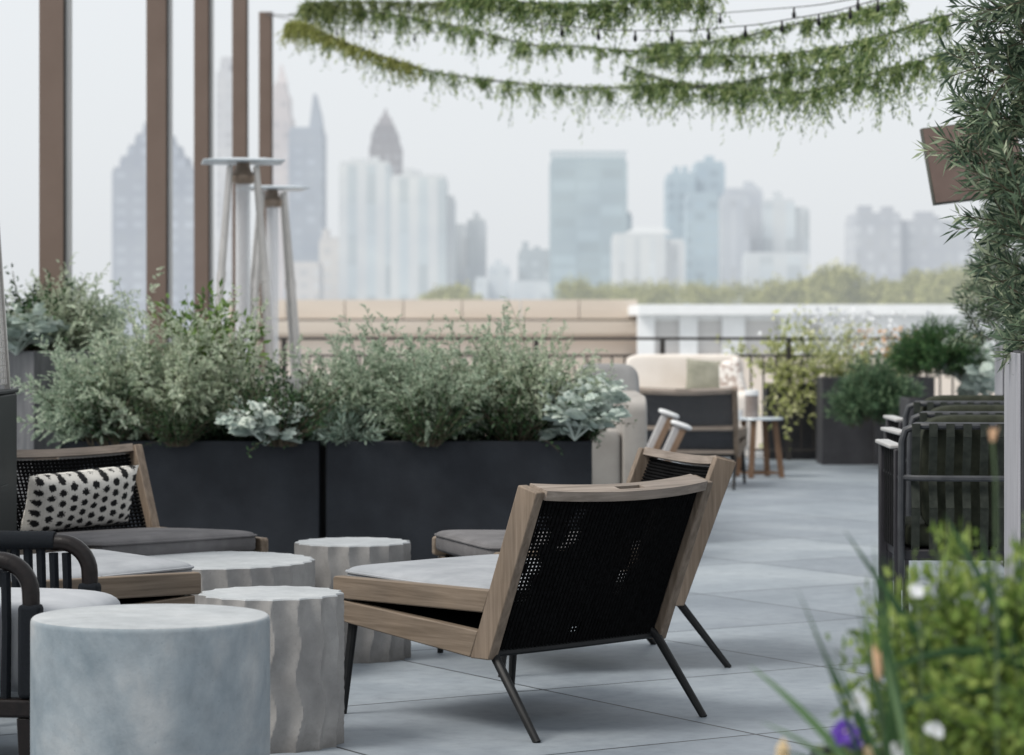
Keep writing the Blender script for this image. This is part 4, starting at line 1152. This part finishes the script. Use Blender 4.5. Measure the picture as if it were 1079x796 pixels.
for s in range(34):
    c = stem_curve((rs.normal()*.14, -.12 + rs.normal()*.05, .95 - .1*rs.rand()), (rs.normal()*.6, -.3, -.9), .5 + .4*rs.rand(), rs, .5, 6, .3)
    pp, _ = along(c, .1 + .9*rs.rand(14)); P.append(pp)
P = np.concatenate(P); lb = LB(); lb.leaves(P, rs.normal(size=P.shape), .05, .035, rs)
plant('vine', 'yellow leaved trailing vine hanging down the balusters under the sunlit vine', 'vine', [('foliage', lb, M['vine'])], (X(838, 24.15), 24.12, 0))
lb, sm = leafy(65, h=.55, spread=.4, stems=60, leaf=.035, aspect=.6, per=20)
rs = np.random.RandomState(66); fl = LB(); P = np.stack([rs.normal(size=260)*.24, rs.normal(size=260)*.12, .30 + .30*rs.rand(260)], 1); fl.leaves(P, rs.normal(size=(260,3)), .045, .04, rs)
plant('flowering_plant', 'pale pink and white flowering plant in the dark far planter', 'plant', [('foliage', lb, M['vine']), ('stems', sm, M['stem_green']), ('blossom', fl, M['petal_white'])], (X(893, 23.4), 23.4, .70))
fl = LB(); P = np.stack([rs.normal(size=110)*.22, rs.normal(size=110)*.1, .22 + .2*rs.rand(110)], 1); fl.leaves(P, rs.normal(size=(110,3)), .045, .04, rs)
lb, sm = leafy(67, h=.42, spread=.35, stems=40, leaf=.035, aspect=.6, per=16)
plant('flowering_plant', 'peach coloured flowering plant on the far railing, right of the white one', 'plant', [('foliage', lb, M['vine']), ('stems', sm, M['stem_green']), ('blossom', fl, M['petal_peach'])], (X(948, 23.3), 23.3, .72))
planter_box('planter', 'far planter behind the round bush, under the peach flowers', .5, .4, .74, (X(950, 23.3), 23.3, 0), 0, M['planter_dark'])
planter_box('planter', 'narrow planter box outside the railing that feeds the vine', .6, .3, .66, (X(842, 24.2), 24.28, 0), 0, M['planter_dark'])

# ================================================================ GARLANDS AND STRING LIGHTS
def garland(name, label, keys, d0, d1, dens, lm, seed, hang=.16):
    # keys: (column, row) of the strand; depth runs from d0 at the left to d1 at the right
    rs = np.random.RandomState(seed)
    k = np.array(keys, float); n = 90
    u = np.linspace(0, 1, len(k)); uu = np.linspace(0, 1, n)
    # smooth the polyline
    px = np.interp(uu, u, k[:,0]); py = np.interp(uu, u, k[:,1])
    for _ in range(4):
        py[1:-1] = (py[:-2] + 2*py[1:-1] + py[2:])/4
    dd = d0 + (d1-d0)*uu
    pts = np.stack([X(px, dd), dd, Z(py, dd)], 1)
    t = thing(name, label, 'garland', (0, 0, 0), 0, 'leafy garlands strung overhead')
    obj('cable', MB().tube(pts, .006, 5), M['cable'], t, smooth=True)
    m = int(dens); ts = rs.rand(m)
    # dense short leaves round the cable
    PP, TT = along(pts, np.clip((lambda r: r + .010*np.sin(r*83 + seed) + .006*np.sin(r*191))(rs.rand(m*4)), 0, 1))
    lb = LB()
    lb.leaves(PP + rs.normal(size=PP.shape)*np.array((.012,.016,.010)), unit(rs.normal(size=PP.shape) + np.array((-.3,0,-.6))), .036*(.6+.7*rs.rand(m*4)), .010, rs)
    # hanging wisps, gathered in tufts with bare stretches between
    ts = np.clip(ts + .016*np.sin(ts*95 + seed), 0, 1)
    PP, TT = along(pts, ts)
    amount = .5 + .5*np.sin(ts*31 + seed*1.3)*np.sin(ts*67 + seed)
    for q in range(m):
        if rs.rand() > .28 + .80*amount[q]: continue
        l = hang*.95*(.25 + .95*rs.rand()**1.5)*(.35 + 1.0*amount[q])
        d = unit(np.array((rs.normal()*.35 - .12, rs.normal()*.4, -1.0 + rs.normal()*.25)))
        c = stem_curve(PP[q] + rs.normal(size=3)*.012, d, l, rs, .35, 4, .3)
        kk = 14; tt = np.linspace(.05, 1, kk); p2, t2 = along(c, tt)
        lb.leaves(p2, unit(t2*1.2 + rs.normal(size=(kk,3))*.65), .050*(.6+.7*rs.rand(kk))*(1.1-.4*tt), .0090, rs)
    link('foliage', lb.mesh('foliage'), M[lm], t)
    return t
G = [('lowest leafy garland of the left half, sagging nearest the skyline', [(322,26),(339,35),(365,48),(397,60),(426,69),(456,76),(485,81),(514,84),(543,88),(572,90),(602,92),(631,93),(660,92),(689,91),(722,87)], 21, 18, 420, 'garland', .24),
     ('lowest garland of the right half, climbing from the centre to the hedge', [(676,92),(717,91),(754,92),(778,94),(802,96),(824,98),(846,98),(874,92),(902,83),(930,75),(957,68),(985,60),(1016,51)], 18, 13.5, 420, 'garland', .24),
     ('garland looping just above the lowest one of the right half', [(660,70),(680,78),(717,89),(754,91),(776,88),(798,83),(820,79),(839,76),(863,74),(887,72),(902,66),(922,54)], 18.2, 15, 320, 'garland', .20),
     ('middle garland running from the upper left to the centre', [(322,4),(350,9),(380,12),(405,14),(430,18),(456,23),(480,28),(502,33),(528,40),(553,47),(582,49),(611,49),(640,52),(670,54),(695,51),(720,47)], 21, 18, 480, 'garland', .22),
     ('garland rising from the centre to the top right above the others', [(680,48),(717,46),(754,44),(791,37),(828,28),(865,20),(902,13),(925,7),(950,0)], 18, 14.5, 320, 'garland', .18),
     ('second garland from the top in the right half, ending at the hedge', [(680,61),(717,61),(745,60),(772,59),(802,61),(824,58),(846,55),(866,53),(887,50),(912,43),(939,35),(976,22),(1008,14)], 18, 13.5, 380, 'garland', .18),
     ('bushy garland hanging in from the top edge at centre', [(470,-10),(500,-6),(530,0),(560,4),(590,5),(620,6),(650,2),(690,-3),(720,0),(760,-4)], 16.5, 15.5, 560, 'garland', .26),
     ('thick leafy tangle at the upper left end of the strands', [(318,8),(330,4),(360,2),(400,2),(440,4),(480,3),(520,-4)], 21, 20, 460, 'garland_mid', .30)]
for i, (lab, keys, d0, d1, dens, lm, hang) in enumerate(G):
    garland('garland', lab, keys, d0, d1, dens, lm, 70 + i, hang)
garland('garland', 'short yellow green garland tip curling at the far left end of the strands', [(303,27),(311,25),(320,26),(338,34),(365,46),(400,59),(440,71)], 20.6, 19.8, 300, 'garland_yellow', 88, .16)

def string_light(label, keys, d0, d1, nb, seed):
    k = np.array(keys, float); uu = np.linspace(0, 1, 50); u = np.linspace(0, 1, len(k))
    px = np.interp(uu, u, k[:,0]); py = np.interp(uu, u, k[:,1]); dd = d0 + (d1-d0)*uu
    pts = np.stack([X(px, dd), dd, Z(py, dd)], 1)
    t = thing('string_light', label, 'string light', group='wires with small hanging bulbs')
    obj('wire', MB().tube(pts, .0035, 4), M['cable'], t)
    P, _ = along(pts, np.linspace(.08, .95, nb))
    for p in P:
        b = obj('bulb', MB().lathe([(.004,-.064),(.011,-.054),(.012,-.040),(.008,-.026),(.004,-.018)], 10), M['leg'], t, smooth=True)
        s = obj('socket', MB().lathe([(.006,-.0175),(.007,-.010),(.003,0)], 8), M['cable'], b, smooth=True)
        b.location = tuple(p)
string_light('wire of small dark bulbs under the bushy centre garland', [(560,24),(640,32),(720,33),(800,26),(880,12),(940,-4)], 16, 14, 10, 1)
string_light('second wire of bulbs running from the upper left to the centre garland', [(284,16),(330,27),(380,33),(430,36),(520,32),(600,22),(680,16),(760,14),(860,6),(940,-8)], 24, 14, 11, 2)
# thin stay from the last post to the strands
o = obj('stay_wire', MB().tube([(X(280, 28.2), 28.2, Z(15, 28.2)), (X(305, 24), 24, Z(17, 24)), (X(325, 21), 21, Z(12, 21))], .006, 5), M['cable'], None)
tag(o, 'thin wire from the farthest brown post to the left end of the garlands', 'wire')
# ================================================================ FOREGROUND PLANTS (lower right)
FS = .535
lb, sm = leafy(91, h=.31, spread=.34, stems=190, leaf=.022, aspect=.62, per=34, shape='diamond', lean_k=1.0)
f1 = plant('leafy_plant', 'bright yellow green small leaved bush in the right foreground corner', 'plant', [('foliage', lb, M['fore']), ('stems', sm, M['stem_green'])], (.76, 3.86, FS), group='bright bushes in the foreground')
dup(f1, (.545, 3.70, FS - .06), 1.9, 'lower bright green bush at the front left of the foreground planter', .56)
dup(f1, (.97, 3.92, FS), 3.6, 'bright green bush at the far right edge of the foreground planter', 1.08)
dup(f1, (.655, 4.02, FS), 5.0, 'upright bright green sprigs at the back of the foreground planter, before the strap chair', (.50, .50, 1.16))
def blades(seed, specs):
    mb = MB()
    rs = np.random.RandomState(seed); lb = LB(); V = []; Fc = []; n0 = 0
    for (p0, d0, L, w, g) in specs:
        c = stem_curve(p0, d0, L, rs, .15, 12, g)
        T = np.gradient(c, axis=0); T = unit(T)
        side = unit(np.cross(T, np.array((.3, -1., .3)) + rs.normal(size=3)*.25)); side = unit(side + .0)
        ww = w*np.array([.7,.9,1,1,1,1,.96,.9,.8,.66,.5,.3,.05])[:, None]/2
        nn = np.cross(side, T)
        V.append(np.stack([c - side*ww, c + nn*ww*.5, c + side*ww], 1).reshape(-1, 3))
        f = []
        for i in range(12):
            a = n0 + i*3
            f += [(a, a+1, a+4, a+3), (a+1, a+2, a+5, a+4)]
        Fc += f; n0 += 39
    lb.V = [np.concatenate(V)]; lb.Fc = [np.array(Fc)]; return lb
rs = np.random.RandomState(92); sp = []
for k in range(12):
    sp.append(((.77 + rs.normal()*.065, 3.84 + rs.normal()*.06, FS), (-.08 + rs.normal()*.26, rs.normal()*.2, 1), .34 + .14*rs.rand(), .0165, .12))
sp.append(((.86, 3.80, FS), (-.35, -.1, 1.0), .50, .018, 2.3)); sp.append(((.90, 3.78, FS), (-.55, 0, 1.0), .50, .017, 1.9)); sp.append(((.84, 3.75, FS), (.25, 0, 1.0), .42, .016, .6))
plant('strap_leaved_plant', 'clump of long upright strap leaves at the right edge of the foreground', 'plant', [('foliage', blades(92, sp), M['blade'])], (0, 0, 0))
sp = []; dg = 3.62
for (px, py, w_) in ((850,608,.011),(833,630,.010),(842,684,.010),(798,714,.013),(910,588,.009),(893,644,.010),(880,660,.008),(815,745,.009),(865,700,.008),(905,690,.009),(835,770,.010),(925,640,.009)):
    p0 = np.array((X(945 + rs.normal()*14, dg), dg + rs.normal()*.04, FS + .02)); p1 = np.array((X(px, dg), dg - .02 + rs.normal()*.03, Z(py, dg)))
    v = p1 - p0; L = float(np.linalg.norm(v)); sp.append((p0, v/L + np.array((.10, 0, .16)), L*1.06, w_*.95, .42))
plant('grass_clump', 'thin arching grass leaves reaching left over the paving from the foreground planter', 'grass', [('foliage', blades(93, sp), M['blade'])], (0, 0, 0))
def pansy(label, x, y, z, m, seed, size=.020):
    rs = np.random.RandomState(seed); t = thing('flower', label, 'flower', (x, y, z), 0)
    tilt = rs.normal(size=2)*.5
    for k in range(5):
        a = k*2*PI/5 + rs.rand()*.5; r_ = size*(.8 + .5*rs.rand())
        d = np.array((math.cos(a), -.15 + tilt[0]*math.cos(a) + tilt[1]*math.sin(a), math.sin(a)))
        lb = LB(); lb.leaves(np.array([[0, -.001*k, 0.]]), unit(d)[None], r_, r_*1.05, rs, up=np.array([[tilt[0]*.3, -1.0, .3]]), shape='oval', fold=.10, droop=.15)
        link('petal', lb.mesh('petal'), M[m], t)
    lb = LB(); lb.leaves(np.array([[0, -.007, 0.]]), np.array([[0, -.4, 1.]]), size*.3, size*.25, rs, shape='oval'); link('eye', lb.mesh('eye'), M['petal_cream'], t)
    obj('stem', MB().tube([(0, .004, -.002), (.006, .01, -.06), (.01, .0, -(z - FS))], .0016, 5), M['stem_green'], t, smooth=True)
    return t
DF = 3.62
for (px, py, m, lab, sz) in ((890, 772, 'petal_purple', 'deep purple pansy low at the left of the foreground plants', .019), (899, 783, 'petal_purple', 'second purple pansy just below the first, at the bottom edge', .015), (903, 738, 'petal_white', 'white pansy above the purple ones in the foreground', .017),
        (948, 788, 'petal_white', 'white pansy at the bottom edge, right of the purple ones', .014), (985, 768, 'petal_white', 'white pansy half hidden in the bright green bush', .012),
        (966, 622, 'petal_white', 'white flower high up before the nearest strap chair', .0095)):
    pansy(lab, X(px, DF), DF, Z(py, DF), m, px, sz)
def bud(label, px, py, hgt, m, seed, asp=.34):
    rs = np.random.RandomState(seed); t = thing('flower', label, 'flower', (X(px, DF), DF, Z(py, DF)), 0)
    for q in range(5):
        a = q*2*PI/5; dd = np.array([[.10*math.cos(a) + rs.normal()*.07, .10*math.sin(a), 1.0]])
        lb = LB(); lb.leaves(np.array([[.003*math.cos(a), .003*math.sin(a), 0]]), dd, hgt*(.75 + .35*rs.rand()), hgt*asp, rs, up=np.array([[math.cos(a), math.sin(a), 0]]), shape='oval', fold=-.25)
        link('petal', lb.mesh('petal'), M[m], t)
    z = Z(py, DF)
    obj('stem', MB().tube([(0, 0, 0), (.004, 0, -.05), (.01, .02, -(z - FS))], .0018, 5), M['stem_green'], t, smooth=True)
    return t
bud('cream flower bud at the bottom edge over the paving', 825, 812, .040, 'petal_cream', 5, .5)
bud('narrow peach bud standing up left of the bright bush', 926, 718, .055, 'petal_peach', 6, .22)
bud('small peach bud before the back of the nearest strap chair', 1046, 466, .020, 'petal_peach', 7, .45)
bud('cream flower at the bottom edge beside the purple pansies', 915, 806, .030, 'petal_cream', 8, .5)

# ================================================================ TERRACE AND GROUND
mb = MB(); mb.box(-8, 9, 1.2, 24.6, -.30, 0); structure(obj('terrace_floor', mb, M['paving'], None))
mb = MB(); mb.box(-8, -2.05, 24.602, 31, -.30, -.004); structure(obj('terrace_extension', mb, M['paving'], None))
mb = MB(); mb.box(-2.045, 9, 24.35, 24.6, .004, .05); structure(obj('terrace_kerb', mb, M['kerb'] if 'kerb' in M else M['white'], None))
M['earth'] = mat('hazy ground', (.42, .44, .42), (.50, .52, .50), rough=.9, scale=.02); paint_haze(M['earth'], .5)  # distance haze also put into the pale base colour
mb = MB(); mb.add([(-6000,-800,-9),(6000,-800,-9),(6000,7000,-9),(-6000,7000,-9)], [(0,1,2,3)]); structure(obj('ground', mb, M['earth'], None))

# ================================================================ NEIGHBOUR BUILDINGS
M['tan'] = mat('tan concrete', (.54, .475, .41), (.63, .56, .49), rough=.8, scale=.5, stretch=(.3, 1, 3))
M['tan_dark'] = mat('shaded tan concrete', (.42, .35, .30), (.48, .41, .36), rough=.8, scale=.6)  # shade of the recess put into a darker copy of the tan
M['cream_wall'] = mat('cream render', (.66, .57, .50), (.74, .66, .59), rough=.8, scale=.4)
M['grey_open'] = mat('grey louvre', (.56, .55, .55), (.63, .62, .61), rough=.7, scale=3, stretch=(.2, 1, 8))
def tan_building():
    d = 50.0; x0, x1 = X(240, d), X(672, d)
    t = thing('parapet_building', 'long tan concrete parapet wall across the middle, behind the planters', 'building')
    n = 7
    for k in range(n):
        a = x0 + (x1-x0)*k/n; b_ = x0 + (x1-x0)*(k+1)/n
        mb = MB(); mb.box(a + .008, b_ - .008, d, d + 1.2, Z(336, d), Z(316, d)); obj('parapet_panel', mb, M['tan'], t)
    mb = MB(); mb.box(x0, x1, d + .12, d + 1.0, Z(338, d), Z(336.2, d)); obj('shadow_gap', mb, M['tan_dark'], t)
    mb = MB(); mb.box(x0, x1, d - .25, d + 1.2, Z(352, d), Z(338.2, d)); obj('ledge', mb, M['tan'], t)
    mb = MB(); mb.box(x0, x1, d + .05, d + 12, -9, Z(352.2, d)); obj('wall', mb, M['cream_wall'], t)
tan_building()
def white_building():
    d = 46.0; x0, x1 = X(672.5, d), X(1100, d)
    t = thing('white_building', 'low white flat roofed building beyond the railing at the right', 'building')
    mb = MB(); mb.box(x0, x1, d - .2, d + 14, Z(332, d), Z(321, d)); obj('fascia', mb, M['white'], t)
    # wall with openings: piers between the louvres
    ops = [(690, 716), (735, 761), (785, 822), (846, 866)]
    edge = 672.5
    for (a, b_) in ops + [(1100, 1100)]:
        mb = MB(); mb.box(X(edge, d), X(a, d), d, d + .4, Z(377, d), Z(332.2, d)); obj('pier', mb, M['white'], t); edge = b_
    for (a, b_) in ops:
        mb = MB(); mb.box(X(a, d) + .004, X(b_, d) - .004, d + .12, d + .3, Z(377, d), Z(338, d)); w = obj('louvre', mb, M['grey_open'], t)
        mb = MB(); mb.box(X(a, d) + .002, X(b_, d) - .002, d + .1, d + .4, Z(338, d) + .003, Z(332.2, d)); obj('lintel', mb, M['white'], w)
    mb = MB(); mb.box(x0, x1, d - .05, d + 13, -9, Z(377.2, d)); obj('lower_wall', mb, M['cream_wall'], t)
white_building()

# ================================================================ SKYLINE
def hz(c, k=.45, sky=(.66, .70, .735)):   # paints distance into a tower's colour by mixing in sky colour
    return tuple(c[i]*(1-k) + sky[i]*k for i in range(3))
DS = 800.0
def blk(px0, px1, top, bot=352, dd=0.):
    d = DS + dd
    return X(px0, d), X(px1, d), d, Z(top, d), Z(bot, d)
fac_n = [0]
def fmat(wall, glass, sx, sz, fx, fz):
    fac_n[0] += 1
    return facademat('facade %d' % fac_n[0], wall, glass, sx, sz, fx, fz)
def tower(label, blocks, wall, glass, sx=4.2, sz=3.6, fx=.6, fz=.5, extra=None, name='skyscraper'):
    t = thing(name, label, 'skyscraper', group='downtown towers on the skyline')
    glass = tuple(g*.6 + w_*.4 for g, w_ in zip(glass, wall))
    fm = paint_haze(fmat(wall, glass, sx, sz, fx, fz), .34); rm = paint_haze(mat('roof %d' % fac_n[0], tuple(c*.93 for c in wall), wall, rough=.8, scale=.05), .34)
    for (nm, px0, px1, top, dd, dep) in blocks:
        x0, x1, d, z1, z0 = blk(px0, px1, top, dd=dd)
        mb = MB(); mb.box(x0, x1, d, d + dep, -9, z1 - 1.2); o = obj(nm, mb, fm, t)
        mb = MB(); mb.box(x0 + .4, x1 - .4, d + .4, d + dep - .4, z1 - 1.198, z1); rf = obj('roof', mb, rm, o)
        if nm == 'tower_body' and px1 - px0 > 20 and extra is None:
            q = random.Random(int(px0)); wd = (x1 - x0)
            for s_ in range(2):
                xa = x0 + wd*(.12 + .5*q.random()); mb = MB(); mb.box(xa, xa + wd*(.12 + .2*q.random()), d + 3 + s_*6, d + 8 + s_*6, z1 + .002, z1 + 1.0 + 1.6*q.random()); obj('roof_plant', mb, rm, t)
    if extra: extra(t, rm, fm)
    return t
W_ = lambda r, g, b: (r, g, b)
# 1 stepped tower
st = [('tower_body', 118, 204, 176, 0, 24)]
st += [('stepped_tier', 118 + i*8., 204 - i*8., 176 - i*11.8, 3 + i*.1, 18 - i) for i in range(1, 5)]
def ex1(t, rm, fm):
    x0, x1, d, z1, z0 = blk(155, 167, 124, dd=8); mb = MB(); mb.taper(((x0+x1)/2, d+4, Z(130, d)), (2.0, 2.0), ((x0+x1)/2, d+4, z1), (.4, .4)); obj('pinnacle', mb, rm, t)
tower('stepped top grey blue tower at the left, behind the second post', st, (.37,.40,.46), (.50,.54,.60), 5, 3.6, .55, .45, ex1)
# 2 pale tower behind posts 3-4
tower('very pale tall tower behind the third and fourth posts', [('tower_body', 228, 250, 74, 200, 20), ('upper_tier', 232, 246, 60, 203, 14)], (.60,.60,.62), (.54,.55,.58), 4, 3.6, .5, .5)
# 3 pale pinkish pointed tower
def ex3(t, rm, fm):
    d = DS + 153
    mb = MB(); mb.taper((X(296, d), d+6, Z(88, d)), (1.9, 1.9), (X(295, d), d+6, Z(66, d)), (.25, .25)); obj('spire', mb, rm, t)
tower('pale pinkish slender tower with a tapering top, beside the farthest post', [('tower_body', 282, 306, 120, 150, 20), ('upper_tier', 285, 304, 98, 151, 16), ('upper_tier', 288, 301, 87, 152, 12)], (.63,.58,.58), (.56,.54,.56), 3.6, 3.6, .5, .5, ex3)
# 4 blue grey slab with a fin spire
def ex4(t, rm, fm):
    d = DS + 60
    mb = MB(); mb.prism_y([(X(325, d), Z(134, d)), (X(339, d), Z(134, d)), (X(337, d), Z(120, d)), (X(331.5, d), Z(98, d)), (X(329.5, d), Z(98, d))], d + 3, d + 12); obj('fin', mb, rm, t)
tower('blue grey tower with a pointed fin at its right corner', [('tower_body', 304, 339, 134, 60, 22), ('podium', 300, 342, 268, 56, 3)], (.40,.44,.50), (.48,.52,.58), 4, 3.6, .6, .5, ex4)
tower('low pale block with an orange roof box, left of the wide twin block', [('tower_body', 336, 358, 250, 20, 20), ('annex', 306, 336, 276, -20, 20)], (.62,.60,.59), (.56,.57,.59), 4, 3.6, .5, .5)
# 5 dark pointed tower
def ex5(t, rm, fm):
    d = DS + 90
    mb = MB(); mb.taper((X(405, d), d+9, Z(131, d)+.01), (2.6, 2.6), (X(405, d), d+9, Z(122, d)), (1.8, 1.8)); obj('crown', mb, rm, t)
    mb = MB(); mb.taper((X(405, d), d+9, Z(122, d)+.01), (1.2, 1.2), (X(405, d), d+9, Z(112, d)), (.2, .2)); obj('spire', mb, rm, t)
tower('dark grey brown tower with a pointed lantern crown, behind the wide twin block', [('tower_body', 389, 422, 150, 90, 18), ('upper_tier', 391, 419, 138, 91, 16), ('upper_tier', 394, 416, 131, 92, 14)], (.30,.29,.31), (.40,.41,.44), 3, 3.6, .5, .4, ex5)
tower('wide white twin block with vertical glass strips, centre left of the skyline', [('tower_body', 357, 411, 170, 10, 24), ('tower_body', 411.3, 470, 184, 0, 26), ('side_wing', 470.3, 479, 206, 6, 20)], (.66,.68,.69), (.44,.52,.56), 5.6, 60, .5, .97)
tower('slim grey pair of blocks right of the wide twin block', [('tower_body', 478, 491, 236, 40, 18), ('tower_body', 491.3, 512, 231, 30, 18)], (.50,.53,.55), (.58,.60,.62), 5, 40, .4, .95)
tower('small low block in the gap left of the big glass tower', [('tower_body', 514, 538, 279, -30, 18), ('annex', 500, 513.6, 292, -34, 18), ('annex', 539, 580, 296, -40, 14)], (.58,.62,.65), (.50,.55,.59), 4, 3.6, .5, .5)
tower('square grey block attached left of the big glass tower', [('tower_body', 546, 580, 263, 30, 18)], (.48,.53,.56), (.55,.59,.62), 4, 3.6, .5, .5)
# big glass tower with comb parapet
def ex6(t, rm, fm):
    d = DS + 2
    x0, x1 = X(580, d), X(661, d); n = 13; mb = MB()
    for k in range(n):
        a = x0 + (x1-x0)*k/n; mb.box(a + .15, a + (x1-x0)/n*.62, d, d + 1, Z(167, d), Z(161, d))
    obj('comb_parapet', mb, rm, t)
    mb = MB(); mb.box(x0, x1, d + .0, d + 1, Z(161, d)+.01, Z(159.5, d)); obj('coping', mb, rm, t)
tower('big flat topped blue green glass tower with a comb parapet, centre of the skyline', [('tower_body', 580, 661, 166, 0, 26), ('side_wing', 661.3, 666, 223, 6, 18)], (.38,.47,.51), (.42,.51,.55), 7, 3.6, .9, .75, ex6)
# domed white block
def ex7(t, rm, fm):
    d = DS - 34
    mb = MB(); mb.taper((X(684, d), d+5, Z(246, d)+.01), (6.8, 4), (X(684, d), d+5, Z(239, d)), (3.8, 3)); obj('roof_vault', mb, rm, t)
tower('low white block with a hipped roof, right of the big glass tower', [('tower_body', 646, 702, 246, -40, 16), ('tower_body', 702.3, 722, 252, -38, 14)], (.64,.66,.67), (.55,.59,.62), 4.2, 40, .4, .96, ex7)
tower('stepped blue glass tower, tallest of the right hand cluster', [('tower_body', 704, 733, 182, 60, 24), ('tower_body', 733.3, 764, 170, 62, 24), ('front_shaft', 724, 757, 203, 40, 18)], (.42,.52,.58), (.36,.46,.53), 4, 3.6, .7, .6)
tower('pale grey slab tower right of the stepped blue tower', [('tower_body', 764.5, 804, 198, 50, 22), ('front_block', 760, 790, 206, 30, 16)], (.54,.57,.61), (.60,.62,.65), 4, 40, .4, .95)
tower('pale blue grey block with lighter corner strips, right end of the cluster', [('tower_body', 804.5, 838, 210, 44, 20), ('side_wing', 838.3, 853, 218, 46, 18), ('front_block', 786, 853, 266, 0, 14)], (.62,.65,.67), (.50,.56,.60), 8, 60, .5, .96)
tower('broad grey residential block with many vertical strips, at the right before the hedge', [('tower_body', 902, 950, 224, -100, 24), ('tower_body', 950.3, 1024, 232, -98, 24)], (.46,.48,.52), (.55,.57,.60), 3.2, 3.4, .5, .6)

# ================================================================ FAR TREES
def far_tree(seed, w, h, n):
    rs = np.random.RandomState(seed); lb = LB()
    for k in range(34):
        q = unit(rs.normal(size=3)); q[2] = q[2]*.9 + .1
        c = np.array((q[0]*w*.36, q[1]*w*.36, h*.80 + q[2]*h*.145)) * (1, 1, 1)
        m = n // 34; P = c + rs.normal(size=(m,3))*np.array((w*.075, w*.075, h*.022))
        lb.leaves(P, rs.normal(size=(m,3)), w*.05, w*.035, rs)
    tr = MB().tube([(0,0,0), (.02*w,0,h*.25), (0,.02*w,h*.6)], [w*.035, w*.028, w*.012], 6)
    for q in range(4):
        a = q*1.6; tr.tube([(0,0,h*.28), (w*.12*math.cos(a), w*.12*math.sin(a), h*.48), (w*.24*math.cos(a), w*.24*math.sin(a), h*.62)], [w*.018, w*.012, w*.005], 5)
    return [('crown', lb, M['tree_far']), ('trunk', tr, M['stem'])]
gt = 'hazy trees before the skyline'
dT = 190.
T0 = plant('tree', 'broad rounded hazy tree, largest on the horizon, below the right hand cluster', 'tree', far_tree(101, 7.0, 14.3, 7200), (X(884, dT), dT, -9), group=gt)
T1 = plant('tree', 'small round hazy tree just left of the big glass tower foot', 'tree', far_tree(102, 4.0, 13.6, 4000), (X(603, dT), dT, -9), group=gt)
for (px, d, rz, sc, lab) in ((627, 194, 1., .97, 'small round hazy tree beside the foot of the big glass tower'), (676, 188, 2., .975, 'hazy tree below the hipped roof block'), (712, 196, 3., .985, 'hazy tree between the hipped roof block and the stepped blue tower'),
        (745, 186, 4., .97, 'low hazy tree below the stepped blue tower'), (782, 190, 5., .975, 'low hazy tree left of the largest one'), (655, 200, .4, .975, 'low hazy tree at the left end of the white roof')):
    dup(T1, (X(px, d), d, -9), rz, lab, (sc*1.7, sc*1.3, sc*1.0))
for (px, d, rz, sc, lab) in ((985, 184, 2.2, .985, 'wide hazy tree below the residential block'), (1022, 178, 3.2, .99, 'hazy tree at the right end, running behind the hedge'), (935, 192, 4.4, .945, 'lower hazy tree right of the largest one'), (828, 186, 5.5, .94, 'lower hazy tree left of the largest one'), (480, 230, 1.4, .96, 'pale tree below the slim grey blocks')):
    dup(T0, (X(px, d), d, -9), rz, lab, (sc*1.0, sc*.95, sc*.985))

# ================================================================ PILLOW PLACE, CAMERA, LIGHT
f3 = Vector((math.cos(R(-48)), math.sin(R(-48)), 0)); u3 = Vector((f3.y, -f3.x, 0))
pc = Vector((-1.47, 10.02, 0)) + f3*(-.135) + u3*(.035)
pl.location = (pc.x, pc.y, .552); pl.rotation_euler = (R(22), R(-3), R(-48 + 90))
pl.rotation_euler = (R(-22), R(3), R(-48 - 90))

cam = bpy.data.cameras.new('camera'); co = bpy.data.objects.new('camera', cam); COL.objects.link(co)
co.location = (0, 0, EYE); co.rotation_euler = (R(90), 0, 0)
cam.sensor_width = 36; cam.lens = 36*F/1079
cam.shift_y = -(398 - HZ)/1079
cam.clip_start = .1; cam.clip_end = 20000
cam.dof.use_dof = True; cam.dof.focus_distance = 8.2; cam.dof.aperture_fstop = cam.lens/20.
cam.dof.aperture_blades = 0
scene.camera = co

w = bpy.data.worlds.new('World'); scene.world = w; w.use_nodes = True
nt = w.node_tree; bg = nt.nodes['Background']
SUN_EL, SUN_AZ = 52., -118.   # azimuth measured from +y towards +x
sky = nt.nodes.new('ShaderNodeTexSky'); sky.sky_type = 'NISHITA'; sky.sun_disc = False
sky.sun_elevation = R(SUN_EL); sky.sun_rotation = R(SUN_AZ); sky.dust_density = 4.0; sky.air_density = 1.0; sky.ozone_density = 1.0
hs = nt.nodes.new('ShaderNodeHueSaturation'); hs.inputs['Saturation'].default_value = .30; hs.inputs['Value'].default_value = 1.0
nt.links.new(sky.outputs[0], hs.inputs['Color'])
# thin high cloud: an even pale veil mixed into the clear sky
mx = nt.nodes.new('ShaderNodeMix'); mx.data_type = 'RGBA'; mx.inputs[0].default_value = .72
nt.links.new(hs.outputs[0], mx.inputs[6]); mx.inputs[7].default_value = (7.75, 8.05, 8.32, 1)
nt.links.new(mx.outputs[2], bg.inputs['Color']); bg.inputs['Strength'].default_value = .130
sl = bpy.data.lights.new('sun', 'SUN'); sl.energy = 2.7; sl.angle = R(22); sl.color = (1, .95, .87)
so = bpy.data.objects.new('sun', sl); COL.objects.link(so)
az = R(SUN_AZ); el = R(SUN_EL)
dirv = Vector((math.sin(az)*math.cos(el), math.cos(az)*math.cos(el), math.sin(el)))
so.rotation_euler = dirv.to_track_quat('Z', 'Y').to_euler()

scene.render.engine = 'CYCLES'
scene.view_settings.view_transform = 'Standard'; scene.view_settings.look = 'None'; scene.view_settings.exposure = 0
scene.cycles.max_bounces = 8; scene.cycles.transparent_max_bounces = 16
scene.cycles.use_denoising = True
